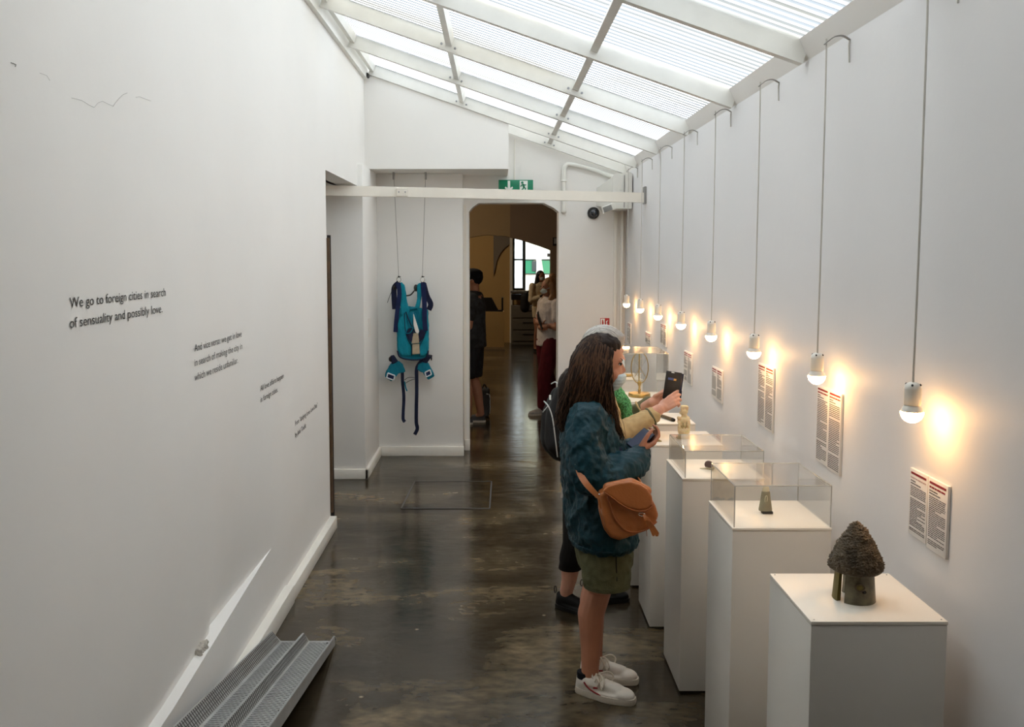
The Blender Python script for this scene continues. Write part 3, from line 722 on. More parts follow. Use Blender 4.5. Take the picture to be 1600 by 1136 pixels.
# dark stick
a, b = at(1036, 648, Y=5.44), at(1051, 657, Y=5.33); a.z = b.z = 1.011
t = thing('carved_stick', 'short dark carved stick lying on the fifth pedestal', 'exhibit', (a + b) / 2 - V((0, 0, .011)))
B().limb([a + (a - b) * 1.2, a, b], [.009, .010, .011]).build('shaft', M['dark_stick'], t, smooth=True)
B().cap(b, b + (b - a) * .12, .0115, .010).build('tip', M['dark_gap'], t, smooth=True)
# hourglass
gx, gy = at(999, 618, Y=6.28).x, 6.28
gz = 1.0
t = thing('hourglass', 'brass hourglass swivelling in an oval ring on a round foot, under glass', 'hourglass', (gx, gy, gz))
B().lathe([(0.0, 0), (.076, 0), (.078, .004), (.076, .022), (.072, .026), (.03, .028), (0, .028)], (gx, gy, gz), 40).build('foot', M['brass'], t, smooth=40)
B().lathe([(0, .028), (.010, .028), (.009, .04), (.012, .05), (.0075, .055), (.0075, .075), (.011, .08), (.014, .088), (.010, .098), (0, .10)], (gx, gy, gz), 20).build('stem', M['brass'], t, smooth=50)
zc = gz + .205
B().torus((gx, gy, zc), .1, .0035, ax=(0, 1, 0), sx=.60, sz=1.12, n=44).build('oval_ring', M['brass'], t, smooth=True)
B().cyl((gx - .004, gy, zc - .112), (gx - .004, gy, zc + .105), .0045, n=10).build('post', M['brass'], t, smooth=40)
B().ball((gx, gy, zc - .108), (.016, .012, .014)).build('lower_knuckle', M['brass'], t, smooth=True)
B().ball((gx, gy, zc + .106), (.014, .010, .008)).ball((gx, gy, zc + .118), .006).ball((gx + .014, gy, zc + .104), .006).ball((gx - .016, gy, zc + .104), .007).build('upper_clamp', M['brass'], t, smooth=True)
B().lathe([(.002, -.098), (.030, -.094), (.042, -.075), (.040, -.05), (.02, -.018), (.0055, 0), (.02, .018), (.040, .05), (.042, .075), (.030, .094), (.002, .098)], (gx + .002, gy, zc), 28).build('glass_bulbs', M['blown_glass'], t, smooth=True)
for sg in (-1, 1):
    B().cyl((gx - sg * .036, gy - .02, zc - .06), (gx + sg * .004, gy - .02, zc + .005), .0018, n=6).build('stay', M['brass'], t)
# brass bar in the farthest case
q = at(981, 590, Y=7.3); q.z = 1.012
t = tag(B().cap(q + V((-.03, 0, 0)), q + V((.035, 0, 0)), .012, .010).build('brass_bar', M['brass'], smooth=True), 'small brass bar lying in the farthest case, by the white mask', 'exhibit')
t.location.z = 1.0

# ------------------------------------------------------------------ signs and fittings on the end wall
Ys = YD - .16
a, b = at(779, 281, Y=Ys), at(833, 303, Y=Ys)
t = thing('exit_sign', 'green emergency exit sign with white arrow and running figure', 'sign', ((a.x + b.x) / 2, Ys, b.z))
wd, hg = b.x - a.x, a.z - b.z
B().bbox((a.x, Ys, b.z), (b.x, Ys + .03, a.z), .003).build('sign_box', M['sign_green'], t, smooth=40)
B().box((a.x + .15, Ys + .03, b.z + .05), (a.x + .2, YD, b.z + .1)).build('bracket', M['off_white'], t)
def sg(u, v): return V((a.x + wd * u, Ys - .002, b.z + hg * v))
B().prism([sg(.265, .93), sg(.335, .93), sg(.335, .42), sg(.40, .52), sg(.42, .42), sg(.30, .12), sg(.18, .42), sg(.20, .52), sg(.265, .42)], (0, .002, 0)).build('arrow', M['sign_white'], t)
B().prism([sg(.61, .93), sg(.84, .93), sg(.84, .12), sg(.61, .12)], (0, .0018, 0)).build('door_field', M['sign_white'], t)
rn = B()
def rp(u, v): return sg(u, v) + V((0, -.001, 0))
rn.ball(rp(.685, .80), (.013, .001, .013), sub=2)
for pts, ww in (([(.70, .70), (.735, .48)], .022), ([(.70, .68), (.655, .60), (.64, .50)], .010), ([(.71, .68), (.77, .62), (.80, .66)], .010),
                ([(.735, .48), (.775, .38), (.765, .20), (.80, .17)], .013), ([(.735, .48), (.70, .33), (.64, .22)], .013)):
    rn.tube([rp(*p) for p in pts], [(ww, .0012)] * len(pts), flat=(0, 1, 0))
rn.build('running_figure', M['sign_green'], t)
# fire extinguisher sign
a, b = at(938, 497, Y=YD), at(952, 513, Y=YD)
t = thing('extinguisher_sign', 'small red fire extinguisher sign on the end wall above the grey-haired person', 'sign', ((a.x + b.x) / 2, YD, b.z))
B().box((a.x, YD - .006, b.z), (b.x, YD - .0005, a.z)).build('plate', M['sign_red'], t)
wd, hg = b.x - a.x, a.z - b.z
def sg2(u, v): return V((a.x + wd * u, YD - .0075, b.z + hg * v))
B().prism([sg2(.05, .05), sg2(.48, .05), sg2(.48, .95), sg2(.05, .95)], (0, .001, 0)).build('white_field', M['sign_white'], t)
B().prism([sg2(.18, .12), sg2(.36, .12), sg2(.36, .6), sg2(.30, .75), sg2(.30, .85), sg2(.2, .85), sg2(.18, .6)], (0, -.001, 0)).build('extinguisher_mark', M['sign_red'], t)
B().prism([sg2(.6, .15), sg2(.78, .35), sg2(.72, .6), sg2(.85, .8), sg2(.62, .7), sg2(.66, .45)], (0, .001, 0)).build('flame_mark', M['sign_white'], t)
# white wall unit in the corner with a floodlight under it
a, b = at(957, 272, Y=8.62), at(992, 326, Y=8.62)
t = thing('wall_unit', 'white boxy wall unit high in the far right corner, behind the cream beam', 'wall unit', ((a.x + b.x) / 2, 8.85, b.z))
bx = [(a.x, a.z - .03), (a.x + .02, a.z), (XR - .03, a.z + .02), (XR - .012, a.z - .0), (XR - .012, b.z), (a.x + .0, b.z)]
B().prism([V((x, 8.62, z)) for x, z in bx], (0, .12, 0)).build('front_cover', M['off_white'], t)
B().prism([V((a.x, 8.74, b.z)), V((XR - .012, 8.74, b.z)), V((XR - .012, 8.74, a.z)), V((a.x + .01, 8.74, a.z - .02))], (0, .33, 0)).build('housing', M['off_white'], t)
sv = [V((a.x + dx, 8.68, z)) for dx in (0, .05) for z in (b.z + .01, a.z - .035)] + [V((a.x + dx, YD - .001, z)) for dx in (-.10, .05) for z in (b.z + .05, a.z - .10)]
B().add(sv, [(0, 1, 3, 2), (4, 6, 7, 5), (0, 4, 5, 1), (2, 3, 7, 6), (1, 5, 7, 3), (0, 2, 6, 4)]).build('side_cover', M['off_white'], t)
B().box(((a.x + XR) / 2 + .01, 8.616, b.z + .01), ((a.x + XR) / 2 + .018, 8.62, a.z - .01)).build('seam', M['grey_bracket'], t)
c = at(951, 325, Y=8.6)
t = thing('floodlight', 'small grey floodlight tilted down under the corner wall unit', 'floodlight', c)
rot = Matrix.Rotation(math.radians(-20), 3, 'Y')
B().bbox(c + V((-.065, -.02, -.035)), c + V((.065, .08, .03)), .006, rot=rot).build('lamp_head', M['off_white'], t)
B().bbox(c + V((-.055, -.026, -.028)), c + V((.03, -.018, .024)), .002, rot=rot, piv=c + V((0, .03, -.002))).build('reflector', M['lamp_grey'], t)
B().tube([c + V((.03, .06, .02)), c + V((.06, .10, .06)), c + V((.07, .2, .07))], .012, 8).build('arm', M['off_white'], t)
# dome camera
c = at(927, 333, Y=YD)
t = thing('dome_camera', 'round dark dome camera on the end wall right of the doorway', 'camera', (c.x, YD, c.z))
def ydisc(b_, c, prof, n=32):
    rings = [[V((c.x + r * math.cos(2 * math.pi * k / n), y, c.z + r * math.sin(2 * math.pi * k / n))) for k in range(n)] for r, y in prof]
    return b_.loft(rings)
ydisc(B(), c, [(.060, YD - .0005), (.060, YD - .022), (.050, YD - .034), (.040, YD - .034), (.040, YD - .01)]).build('ring', M['black_plastic'], t, smooth=40)
ydisc(B(), c, [(.041, YD - .012), (.039, YD - .045), (.030, YD - .06), (.015, YD - .068), (.001, YD - .07)]).build('dome', M['dark_lens'], t, smooth=True)
B().tube([c + V((0, -.066, -.02)), c + V((.004, -.072, .0)), c + V((.008, -.066, .02))], .004, 6).build('mark', M['lamp_grey'], t)
# conduit
cp = [at(881, 330, Y=YD - .03), at(881, 300, Y=YD - .03), at(881, 268, Y=YD - .03), at(884, 259, Y=YD - .03), at(892, 257, Y=YD - .03), at(925, 265, Y=YD - .03), at(957, 276, Y=YD - .03)]
t = thing('conduit', 'white conduit pipe bending under the roof right of the doorway', 'pipe', (cp[0].x, YD, cp[0].z))
B().tube(cr(cp, 6), .022, 12).build('pipe', M['off_white'], t, smooth=40)
q = at(881, 283, Y=YD - .03)
B().torus(q, .026, .006, ax=(0, 0, 1)).build('clip', M['off_white'], t, smooth=True)
q = cp[0]
B().ball(q, (.028, .02, .028)).build('end_cap', M['off_white'], t, smooth=True)

# ------------------------------------------------------------------ ramp along the left wall
Yr0, Yr1 = 4.50, 2.16; sl = .178
def rz(y): return .006 + (Yr0 - y) * sl
t = thing('ramp', 'grey sheet-metal ramp of two ribbed channels against the left wall', 'ramp', (-1.0, Yr0, 0))
def channel(name, prof, m=M['ramp'], thick=.003):
    rings = []
    for y in (Yr0, Yr0 - .03, 3.4, Yr1):
        k = .15 if y == Yr0 else 1
        top = [V((x, y, rz(y) + z * (k if z > 0 else 1) )) for x, z in prof]
        bot = [V((x + (.003 if i == len(prof) - 1 else 0), y, max(.0008, rz(y) + z * (k if z > 0 else 1) - thick))) for i, (x, z) in reversed(list(enumerate(prof)))]
        rings.append(top + bot)
    return B().loft(rings).build(name, m, t)
channel('channel', [(-1.157, .058), (-1.150, .058), (-1.112, .004), (-1.103, 0), (-1.0, 0), (-.996, .05)])
channel('channel', [(-.994, .05), (-.985, .05), (-.966, .004), (-.960, 0), (-.846, 0), (-.836, .034), (-.830, .034)])
ap = []
for y in (Yr0 - .04, 3.4, Yr1): ap.append([V((-.832, y, rz(y) + .034)), V((-.828, y, rz(y) + .034)), V((-.826, y, max(.001, rz(y) - .028))), V((-.830, y, max(.001, rz(y) - .028)))])
B().loft(ap).build('side_rail', M['ramp'], t)
ln = B(); y = Yr0 - .04; k = 0
def rl(x0, z0, x1, z1, y, dyy=.0, wid=.0022):
    ln.tube([V((x0, y, rz(y) + z0 + .0006)), V((x1, y + dyy, rz(y + dyy) + z1 + .0006))], [(wid, .0016)] * 2, flat=(0, 0, 1))
while y > Yr1 + .05:
    for x0, x1 in ((-1.100, -1.002), (-.958, -.848)): rl(x0, 0, x1, 0, y, -.012)
    rl(-1.148, .0575, -1.113, .006, y, -.004, .0026); rl(-.984, .0495, -.967, .006, y, -.004, .0026)
    y -= .0205
for fx, fz in ((-1.142, .049), (-1.132, .035), (-1.122, .021), (-.981, .044), (-.976, .030), (-.971, .017)):
    ln.tube([V((fx, yy, rz(yy) + fz)) for yy in (Yr0 - .04, 3.3, Yr1)], [(.0016, .0016)] * 3, flat=(0, 0, 1))
ln.build('tread_lines', M['ramp_line'], t)['kind'] = 'stuff'
dm = B(); y = Yr0 - .05; k = 0
while y > Yr1 + .05:
    for x0, x1 in ((-1.09, -1.005), (-.95, -.85)):
        for q in range(4):
            xx = x0 + (x1 - x0) * (q + .5 * (k % 2)) / 4; dm.box((xx, y - .002, rz(y) - .001), (xx + .010, y + .002, rz(y) + .0018))
    y -= .0205; k += 1
dm.build('tread_dimples', M['ramp'], t)['kind'] = 'stuff'
for x, y in ((-1.03, Yr0 - .05), (-.865, Yr0 - .05), (-.858, 3.42)): B().cyl((x, y, rz(y) - .001), (x, y, rz(y) + .002), .006, n=10).build('bolt_hole', M['dark_gap'], t)

# ------------------------------------------------------------------ hanging baby carrier
YC = 8.70
def c3(px, py, d=0): return at(px, py, Y=YC + d)
wa, wb_ = (c3(623, 437), c3(615, 264)), (c3(660, 437), c3(665, 268))
for lab, (lo, hi) in (('thin steel wire holding the carrier, left of the two', wa), ('thin steel wire holding the carrier, right of the two', wb_)):
    hi.z = 2.79
    t = thing('hanging_wire', lab, 'wire', hi, group='wires that hold the carrier')
    B().cyl(lo + V((0, 0, .03)), hi, .0022, n=6).build('wire', M['wire'], t)
    B().cyl(hi + V((0, 0, -.07)), hi, .010, n=10).build('anchor', M['grey_bracket'], t)
    B().cyl(lo + V((0, 0, .022)), lo + V((0, 0, .036)), .008, n=8).cyl(lo + V((-.004, 0, .03)), lo + V((.02, -.004, .03)), .004, n=6).build('clamp', M['dark_gap'], t)
car = thing('baby_carrier', 'turquoise and navy cloth baby carrier hanging on two steel wires', 'baby carrier', c3(640, 680))
def patch(name, pts, m, d0, d1, it=4, vox=.006, disp=None, parent=None, puff=True):
    b = B().prism([c3(x, y, d0) for x, y in pts], (0, d1 - d0, 0))
    return b.blob(name, m, parent or car, vox=vox, it=it, disp=disp)
def strap(name, pts, m, wid, th=.008, parent=None, up=(0, 1, 0)):
    q = cr([c3(*p) for p in pts], 5)
    return B().tube(q, [(wid, th)] * len(q), flat=up).build(name, m, parent or car)
for lo in (wa[0], wb_[0]):
    B().torus(lo, .020, .0045, ax=(0, 1, 0), sx=1, sz=1.25).build('hook_ring', M['silver'], car, smooth=True)
wk = wrinkle(.006, (26, 26, 12), 2)
# padded body
patch('back_panel', [(628, 478), (650, 481), (668, 484), (669, 520), (669, 545), (667, 557), (655, 561), (636, 561), (625, 557), (621, 548), (620, 510), (622, 486)], M['turquoise'], -.025, .045, it=8, disp=wk)
patch('lower_hem', [(624, 553), (640, 557), (660, 557), (668, 551), (667, 558), (655, 562), (636, 562), (625, 559)], M['turquoise2'], -.036, .03, it=3)
patch('left_wing', [(622, 500), (634, 487), (637, 515), (642, 530), (644, 556), (628, 556), (622, 548)], M['turquoise'], -.05, -.01, it=6, disp=wk)
patch('right_wing', [(668, 516), (669, 550), (664, 556), (655, 556), (655, 535), (663, 525)], M['turquoise'], -.05, -.01, it=6, disp=wk)
patch('inner_panel', [(636, 488), (655, 485), (656, 530), (644, 535), (634, 520)], M['turquoise2'], -.034, -.008, it=4, disp=wk)
patch('left_leg_hole', [(634, 520), (638, 513), (645, 511), (646, 518), (647, 525), (643, 536), (638, 530)], M['navy_lining'], -.062, -.03, it=3, vox=.005)
patch('right_leg_hole', [(657, 514), (663, 518), (664, 524), (660, 530), (655, 536), (653, 526)], M['navy_lining'], -.062, -.03, it=3, vox=.005)
B().tube(cr([c3(634, 521, -.062), c3(641, 520, -.068), c3(645, 512, -.064), c3(638, 513, -.064), c3(634, 520, -.062)], 5), .005, 6).build('leg_hole_binding', M['turquoise2'], car, smooth=True)
patch('sand_tongue', [(645.5, 488), (655, 518), (653, 522), (649, 519), (646, 508)], M['panel_white'], -.066, -.05, it=2, vox=.004)
patch('sand_flap', [(646, 521), (653, 521), (655, 536), (643, 537)], M['sand'], -.076, -.055, it=2, vox=.004, disp=wrinkle(.003, (40, 40, 40), 4))
patch('sand_flap', [(644, 538), (655, 537), (656, 553), (644, 554)], M['sand'], -.070, -.05, it=2, vox=.004)
for pp, mm, rr_ in (([(634, 487), (639, 500), (645, 513), (650, 522)], 'navy_lining', .005), ([(655, 486), (656, 500), (657, 513)], 'turquoise2', .005), ([(632, 489), (633, 512), (637, 530), (643, 541), (643, 556)], 'navy_lining', .004),
                    ([(665, 519), (661, 530), (656, 540), (656, 556)], 'navy_lining', .004), ([(621, 548), (625, 558), (640, 562), (656, 562), (667, 558), (669, 548)], 'navy_lining', .008), ([(649, 489), (655, 518)], 'turquoise2', .004)):
    B().tube(cr([c3(x, y, -.058) for x, y in pp], 5), rr_, 6).build('seam_binding', M[mm], car, smooth=True)
# shoulder pads
patch('left_pad', [(626, 441), (631, 445), (634, 460), (636, 478), (640, 484), (632, 500), (626, 490), (625, 462)], M['turquoise'], -.045, .01, it=6, disp=wk)
patch('right_pad', [(652, 445), (657, 442), (658, 460), (656, 476), (653, 484), (649, 480), (652, 466)], M['turquoise'], -.045, .01, it=6, disp=wk)
B().tube(cr([c3(634, 480, -.03), c3(640, 483, -.035), c3(648, 482, -.035), c3(655, 478, -.03)], 5), .011, 8).build('top_roll', M['turquoise2'], car, smooth=True)
strap('left_webbing', [(622.5, 442, -.05), (624, 460, -.055), (621, 485, -.05), (619, 505, -.045), (618, 519, -.04)], M['navy'], .042)
strap('right_webbing', [(661, 441, -.05), (663, 470, -.055), (663.5, 500, -.055), (665, 517, -.05)], M['navy'], .046)
strap('left_webbing', [(623, 442, -.04), (616, 450, -.02), (616, 468, -.02), (617, 483, -.02)], M['navy_lining'], .05, .02)
strap('right_webbing', [(662, 443, -.03), (667, 462, -.02), (673, 475, -.02), (670, 484, -.015)], M['navy_lining'], .05, .02)
B().ball(c3(650, 450, -.01), (.022, .02, .035)).ball(c3(616, 449, -.02), (.018, .02, .03)).build('slider', M['black_plastic'], car, smooth=True)
B().tube(cr([c3(615, 449, -.03), c3(610, 460, -.03), c3(606, 471, -.03), c3(605.5, 473, -.03)], 5), [.003] * 15 + [.008], 6).build('cord', M['black_plastic'], car)
B().tube(cr([c3(634, 462, -.02), c3(641, 461, -.03), c3(646, 456, -.03), c3(651, 449, -.02)], 5), .007, 6).build('chest_strap', M['black_plastic'], car)
# hip wings with buckles and hanging straps
for sgx, pts, hb_, bk in ((-1, [(613, 568), (622, 566), (628, 571), (631, 581), (628, 582), (622, 583), (612, 594), (603, 588), (605, 580), (609, 573)], [(610, 556), (615, 555), (622, 565), (612, 570)], ((606, 583), (617, 587))),
                          (1, [(653, 577), (655, 571), (661, 567), (668, 568), (673, 578), (677, 587), (668, 592), (661, 582), (654, 578)], [(668, 553), (674, 558), (667, 568), (659, 566)], ((664, 582), (672, 578)))):
    cx_ = sum(q[0] for q in pts) / len(pts); cy_ = sum(q[1] for q in pts) / len(pts)
    wg = patch('hip_wing', [(cx_ + (x - cx_) * 1.12, cy_ + (y - cy_) * 1.10) for x, y in pts], M['turquoise2'], -.035, .0, it=2, vox=.005, disp=wk)
    patch('wing_tab', hb_, M['navy_lining'], -.045, -.01, it=3, vox=.005, parent=wg)
    p, q = c3(*bk[0], -.05), c3(*bk[1], -.05); dn = V((.012 * (1 if sgx < 0 else -1) * -1, 0, -.045)); sd = (q - p)
    for a, b in ((p, q), (p + dn, q + dn), (p, p + dn), (q, q + dn)): B().cyl(a, b, .007, n=6).build('buckle_bar', M['buckle'], wg)
    B().prism([p, q, q + dn, p + dn], (0, .02, 0)).build('buckle_web', M['navy'], wg)
B().ball(c3(612, 561, -.02), (.03, .02, .03)).ball(c3(671, 556, -.02), (.03, .015, .012)).ball(c3(674, 560, -.02), (.008, .01, .022)).build('side_buckle', M['black_plastic'], car, smooth=True)
strap('hanging_strap', [(621, 566, -.01), (626, 572, -.015), (628.5, 581, -.02), (629, 597, -.02), (631, 620, -.015), (630, 645, -.02), (630, 655, -.02), (632.5, 659, -.03)], M['navy_lining'], .03, .012)
strap('hanging_strap', [(661, 562, -.01), (655, 568, -.015), (651, 577, -.02), (651, 595, -.02), (651, 615, -.02), (650.5, 640, -.02), (650.5, 660, -.02), (652, 670, -.02), (648, 679, -.02)], M['navy_lining'], .034, .012)
B().tube(cr([c3(632, 594, -.02), c3(638, 590, -.03), c3(648, 590, -.02)], 5), .003, 6).tube(cr([c3(633, 599, -.02), c3(640, 595, -.03), c3(648, 592, -.02)], 5), .003, 6).build('thin_cord', M['black_plastic'], car)
B().tube(cr([c3(632, 596, -.02), c3(634, 606, -.03), c3(636, 611, -.03)], 4), .007, 6).build('cord_end', M['turquoise2'], car)

# ================================================================== PEOPLE
def hand(b, wrist, f, n, side, k=1.0, curl=(35, 40, 45, 50), thumb=(.55, .75, .2), tb=.25, spread=.006):
    """fingers along f, palm faces n, thumb on the 'side' (unit) side; shapes go into bag b"""
    wrist = V(wrist); f = V(f).normalized(); n = V(n); n = (n - f * n.dot(f)).normalized(); s = V(side); s = (s - f * s.dot(f) - n * s.dot(n)).normalized()
    b.cap(wrist - f * .02 * k, wrist + f * .012 * k, .027 * k, .027 * k)
    offs = (.029, .010, -.009, -.027); lens = ((.042, .026, .021), (.046, .030, .022), (.043, .028, .021), (.034, .021, .018)); mc = (.083, .086, .082, .074)
    for i in range(4):
        kn = wrist + (f * mc[i] + s * offs[i]) * k
        b.cap(wrist + (f * .01 + s * offs[i] * .6) * k, kn, .0145 * k, .0115 * k, 10)
        p = kn; a = math.radians(curl[i]); ang = 0
        for j, L in enumerate(lens[i]):
            ang += a * (.75 if j == 0 else 1.0 if j == 1 else .7)
            d = f * math.cos(ang) + n * math.sin(ang) + s * (spread * (1.5 - i) / .02) * .06
            q = p + d.normalized() * L * k
            b.cap(p, q, (.0098 - .0009 * j) * k, (.0092 - .0011 * j) * k, 10); p = q
    t0 = wrist + (f * .018 + s * .022 + n * .008) * k
    td = (f * thumb[0] + s * thumb[1] + n * thumb[2]).normalized()
    t1 = t0 + td * .042 * k; td2 = (td * (1 - tb) + f * tb + n * tb * .4).normalized(); t2 = t1 + td2 * .033 * k
    td3 = (td2 * (1 - tb) + f * tb).normalized(); t3 = t2 + td3 * .024 * k
    b.cap(t0, t1, .0165 * k, .0125 * k, 10); b.cap(t1, t2, .0118 * k, .0108 * k, 10); b.cap(t2, t3, .0105 * k, .0085 * k, 10)

def shoe(parent, heel, yaw, L, up, sole, lace=None, stripe=None, chunky=1.0, sock=None, name='shoe', vox=.005, tab=False):
    """heel: point on the floor under the back of the heel; toe points along yaw"""
    heel = V(heel); m = Matrix.Translation(heel) @ Matrix.Rotation(yaw, 4, 'Z'); k = L / .28
    def T(x, y, z): return m @ V((x * k, y * k, z * k))
    out = []
    for i in range(28):
        a = 2 * math.pi * i / 28; x = .14 + .14 * math.cos(a)
        wdt = .040 + .011 * max(0, math.sin((x - .05) / .23 * math.pi)) - (.004 if .08 < x < .13 else 0)
        out.append((x, wdt * (1 if math.sin(a) > 0 else -1) * abs(math.sin(a)) ** .55))
    upm = B()
    upm.loft([[T(x * .96 + .005, y * .93, .018) for x, y in out], [T(x * .96 + .004, y * .94, .036) for x, y in out]])
    upm.ball(T(.045, 0, .05), (.042 * k, .034 * k, .045 * k), Matrix.Rotation(yaw, 3, 'Z'))
    upm.ball(T(.22, 0, .032), (.056 * k, .042 * k, .030 * k), Matrix.Rotation(yaw, 3, 'Z'))
    upm.cap(T(.06, 0, .06), T(.20, 0, .042), .038 * k, .032 * k)
    upm.cap(T(.02, 0, .08), T(.02, 0, .03), .016 * k, .022 * k)
    upm.cap(T(.095, 0, .075), T(.15, 0, .055), .026 * k, .022 * k)
    sh = upm.blob(name, up, parent, vox=vox, it=4)
    h0 = .024 * chunky
    B().loft([[T(x, y, .0008) for x, y in out], [T(.14 + (x - .14) * 1.015, y * 1.04, h0 * .5) for x, y in out], [T(x, y * 1.0, h0) for x, y in out]]).build('sole', sole, sh, smooth=40)
    if lace:
        lb = B()
        for i in range(5):
            x = .10 + i * .021; z = .093 - i * .0115
            lb.tube(cr([T(x, -.032, z - .018), T(x + .004, -.015, z + .002), T(x + .006, .015, z + .002), T(x + .002, .032, z - .018)], 4), .0036 * k, 6)
            lb.tube(cr([T(x, -.030, z - .016), T(x + .012, 0, z + .004), T(x + .018, .028, z - .022)], 4), .0032 * k, 6)
        for sy, dx in ((-1, .02), (1, .03), (-1, -.005)):
            lb.tube(cr([T(.105, 0, .098), T(.11 + dx, sy * .025, .108), T(.13 + dx, sy * .045, .085), T(.12 + dx, sy * .035, .060), T(.108, sy * .01, .092)], 5), .0036 * k, 6)
        for sy in (-1, 1): lb.tube(cr([T(.105, 0, .097), T(.125, sy * .03, .08), T(.14, sy * .046, .05)], 4), .0032 * k, 6)
        lb.build('laces', lace, sh, smooth=True)
        tg = B().loft([[T(.085, -.024, .085), T(.085, .024, .085), T(.092, .024, .082), T(.092, -.024, .082)], [T(.075, -.02, .118), T(.075, .02, .118), T(.082, .02, .118), T(.082, -.02, .118)]])
        tg.build('tongue', up, sh)
    if stripe:
        for sy in (-1, 1):
            pts = cr([T(.052, sy * .0375, .068), T(.07, sy * .0405, .05), T(.10, sy * .0425, .036), T(.135, sy * .044, .027)], 5)
            B().tube(pts, .0034 * k, 6).build('stripe', stripe, sh, smooth=True)
            B().bbox(T(.104, sy * .038, .052) - V((.008, .003, .003)), T(.104, sy * .038, .052) + V((.014, .003, .003)), .001).build('side_mark', stripe, sh)
    if tab:
        B().torus(T(-.006, 0, .10), .014 * k, .003, ax=(math.sin(yaw), math.cos(yaw), 0), sx=.6, sz=1.4).build('pull_loop', up, sh)
    if sock:
        B().loft([[T(.04 + .034 * math.cos(q), .030 * math.sin(q), z) for q in [2 * math.pi * i / 16 for i in range(16)]] for z in (.07, .098)]).build('sock', sock, sh, smooth=40)
    return sh

def strands(name, m, parent, guide, n, seed, r=.0035, wav=.006, seg=10):
    rr = random.Random(seed); b = B()
    for i in range(n):
        pts = guide(rr)
        ph = rr.uniform(0, 6.28); fr = rr.uniform(1.2, 2.6); am = wav * rr.uniform(.4, 1.3)
        q = cr(pts, max(2, seg // (len(pts) - 1))); N_ = len(q); rs = []
        for j in range(N_):
            t = j / (N_ - 1); q[j] = q[j] + V((math.sin(ph + t * fr * 6.28), math.cos(ph * 1.7 + t * fr * 5), 0)) * am * t
            rs.append(r * (1 - .75 * t) * (.6 if j == 0 else 1))
        b.tube(q, rs, 4)
    o = b.build(name, m, parent, smooth=True); return o

# ------------------------------------------------------------------ woman in the teal jacket
YA = 3.93
def A(px, py, d=0): return at(px, py, Y=YA + d)
wm = thing('person', 'person with long dark hair in teal jacket and olive shorts, looking at a phone', 'person', (A(930, 1060).x, YA, 0))
heelN, heelF = at(900, 1079, z=0), at(905, 1050, z=0); heelF = V((heelN.x + .035, heelN.y + .16, 0))
yaN = math.radians(-27); yaF = math.radians(-20)
b = B()
# head
b.ball(A(938, 560), (.098, .074, .098)); b.ball(A(951, 583), (.062, .055, .07)); b.ball(A(958, 604), (.026, .03, .02))
b.ball(A(966, 561), (.02, .05, .014)); b.cap(A(969.5, 566), A(974.5, 579), .007, .0105); b.ball(A(973, 580), (.011, .016, .008))
b.ball(A(957, 585, -.03), (.03, .03, .03)); b.ball(A(957, 585, .03), (.03, .03, .03)); b.ball(A(965, 594), (.022, .028, .012))
b.limb([A(926, 588), A(920, 640)], [.05, .056]); b.ball(A(920, 655), (.10, .17, .06))
# trunk inside the clothes
b.limb([A(922, 660), A(930, 760), A(940, 830)], [.10, .10, .10])
hipN, hipF = A(944, 850, -.075), A(944, 850, .085)
ankN = heelN + V((.062, -.02, .10)); ankF = heelF + V((.062, -.018, .10))
knN = V((A(939, 945, -.06).x, ankN.y + .03, .47)); knF = knN + V((.02, .155, .0))
for hp, kn, an, hl, ya in ((hipN, knN, ankN, heelN, yaN), (hipF, knF, ankF, heelF, yaF)):
    b.limb([hp, hp.lerp(kn, .5), kn + V((.004, 0, .02)), kn.lerp(an, .28) + V((-.022, 0, 0)), kn.lerp(an, .7) + V((-.008, 0, 0)), an, hl + V((.06, -.02, .03))], [.085, .085, .064, .061, .046, .040, .03], 16)
    b.cap(kn + V((.028, 0, .015)), kn + V((.024, 0, -.035)), .034, .03)
    b.cap(hl + V((.05, -.015, .035)), hl + V((.05 + .1 * math.cos(ya), .1 * math.sin(ya), .03)), .03, .025)
# arms and hands
shN, shF = A(917, 655, -.185), A(920, 655, .19)
elN, elF = A(926, 741, -.225), A(940, 742, .22)
wrN, wrF = A(996, 712, -.12), A(985, 702, .02)
b.limb([shN, elN, wrN], [.05, .045, .03]); b.limb([shF, elF, wrF], [.05, .045, .03])
hand(b, A(996, 706, -.12), (.86, .12, .42), (-.42, .25, .85), (0, -1, .3), .92, curl=(38, 44, 50, 54), thumb=(.75, .35, .55), tb=.3)
hand(b, wrF + V((.0, -.01, -.01)), (.6, -.55, .2), (-.2, -.3, .9), (.6, .7, .1), .92, curl=(48, 52, 56, 60))
b.blob('body', M['skin_leg'], wm, vox=.0048, it=3)
# face
e = A(967.5, 569.5, -.035)
eb = B().ball(e, (.010, .008, .0045), sub=2).build('eye', M['eye_white'], wm, smooth=True)
B().ball(e + V((.0065, -.004, .0)), (.0048, .0058, .0048), sub=2).build('iris', M['eye_dark'], eb, smooth=True)
B().tube(cr([e + V((-.008, -.006, .003)), e + V((.002, -.0075, .0065)), e + V((.011, -.003, .003))], 4), .0032, 6).build('eyelid', M['eye_dark'], eb)
B().tube(cr([e + V((-.010, -.008, .022)), e + V((.004, -.006, .025)), e + V((.014, .0, .018))], 4), .003, 6).build('eyebrow', M['dark_hair'], wm)
e2 = A(968.5, 569.5, .036); eb2 = B().ball(e2, (.011, .008, .007), sub=2).build('eye', M['eye_white'], wm, smooth=True); B().ball(e2 + V((.0085, .003, 0)), (.0045, .0055, .0055), sub=2).build('iris', M['eye_dark'], eb2, smooth=True)
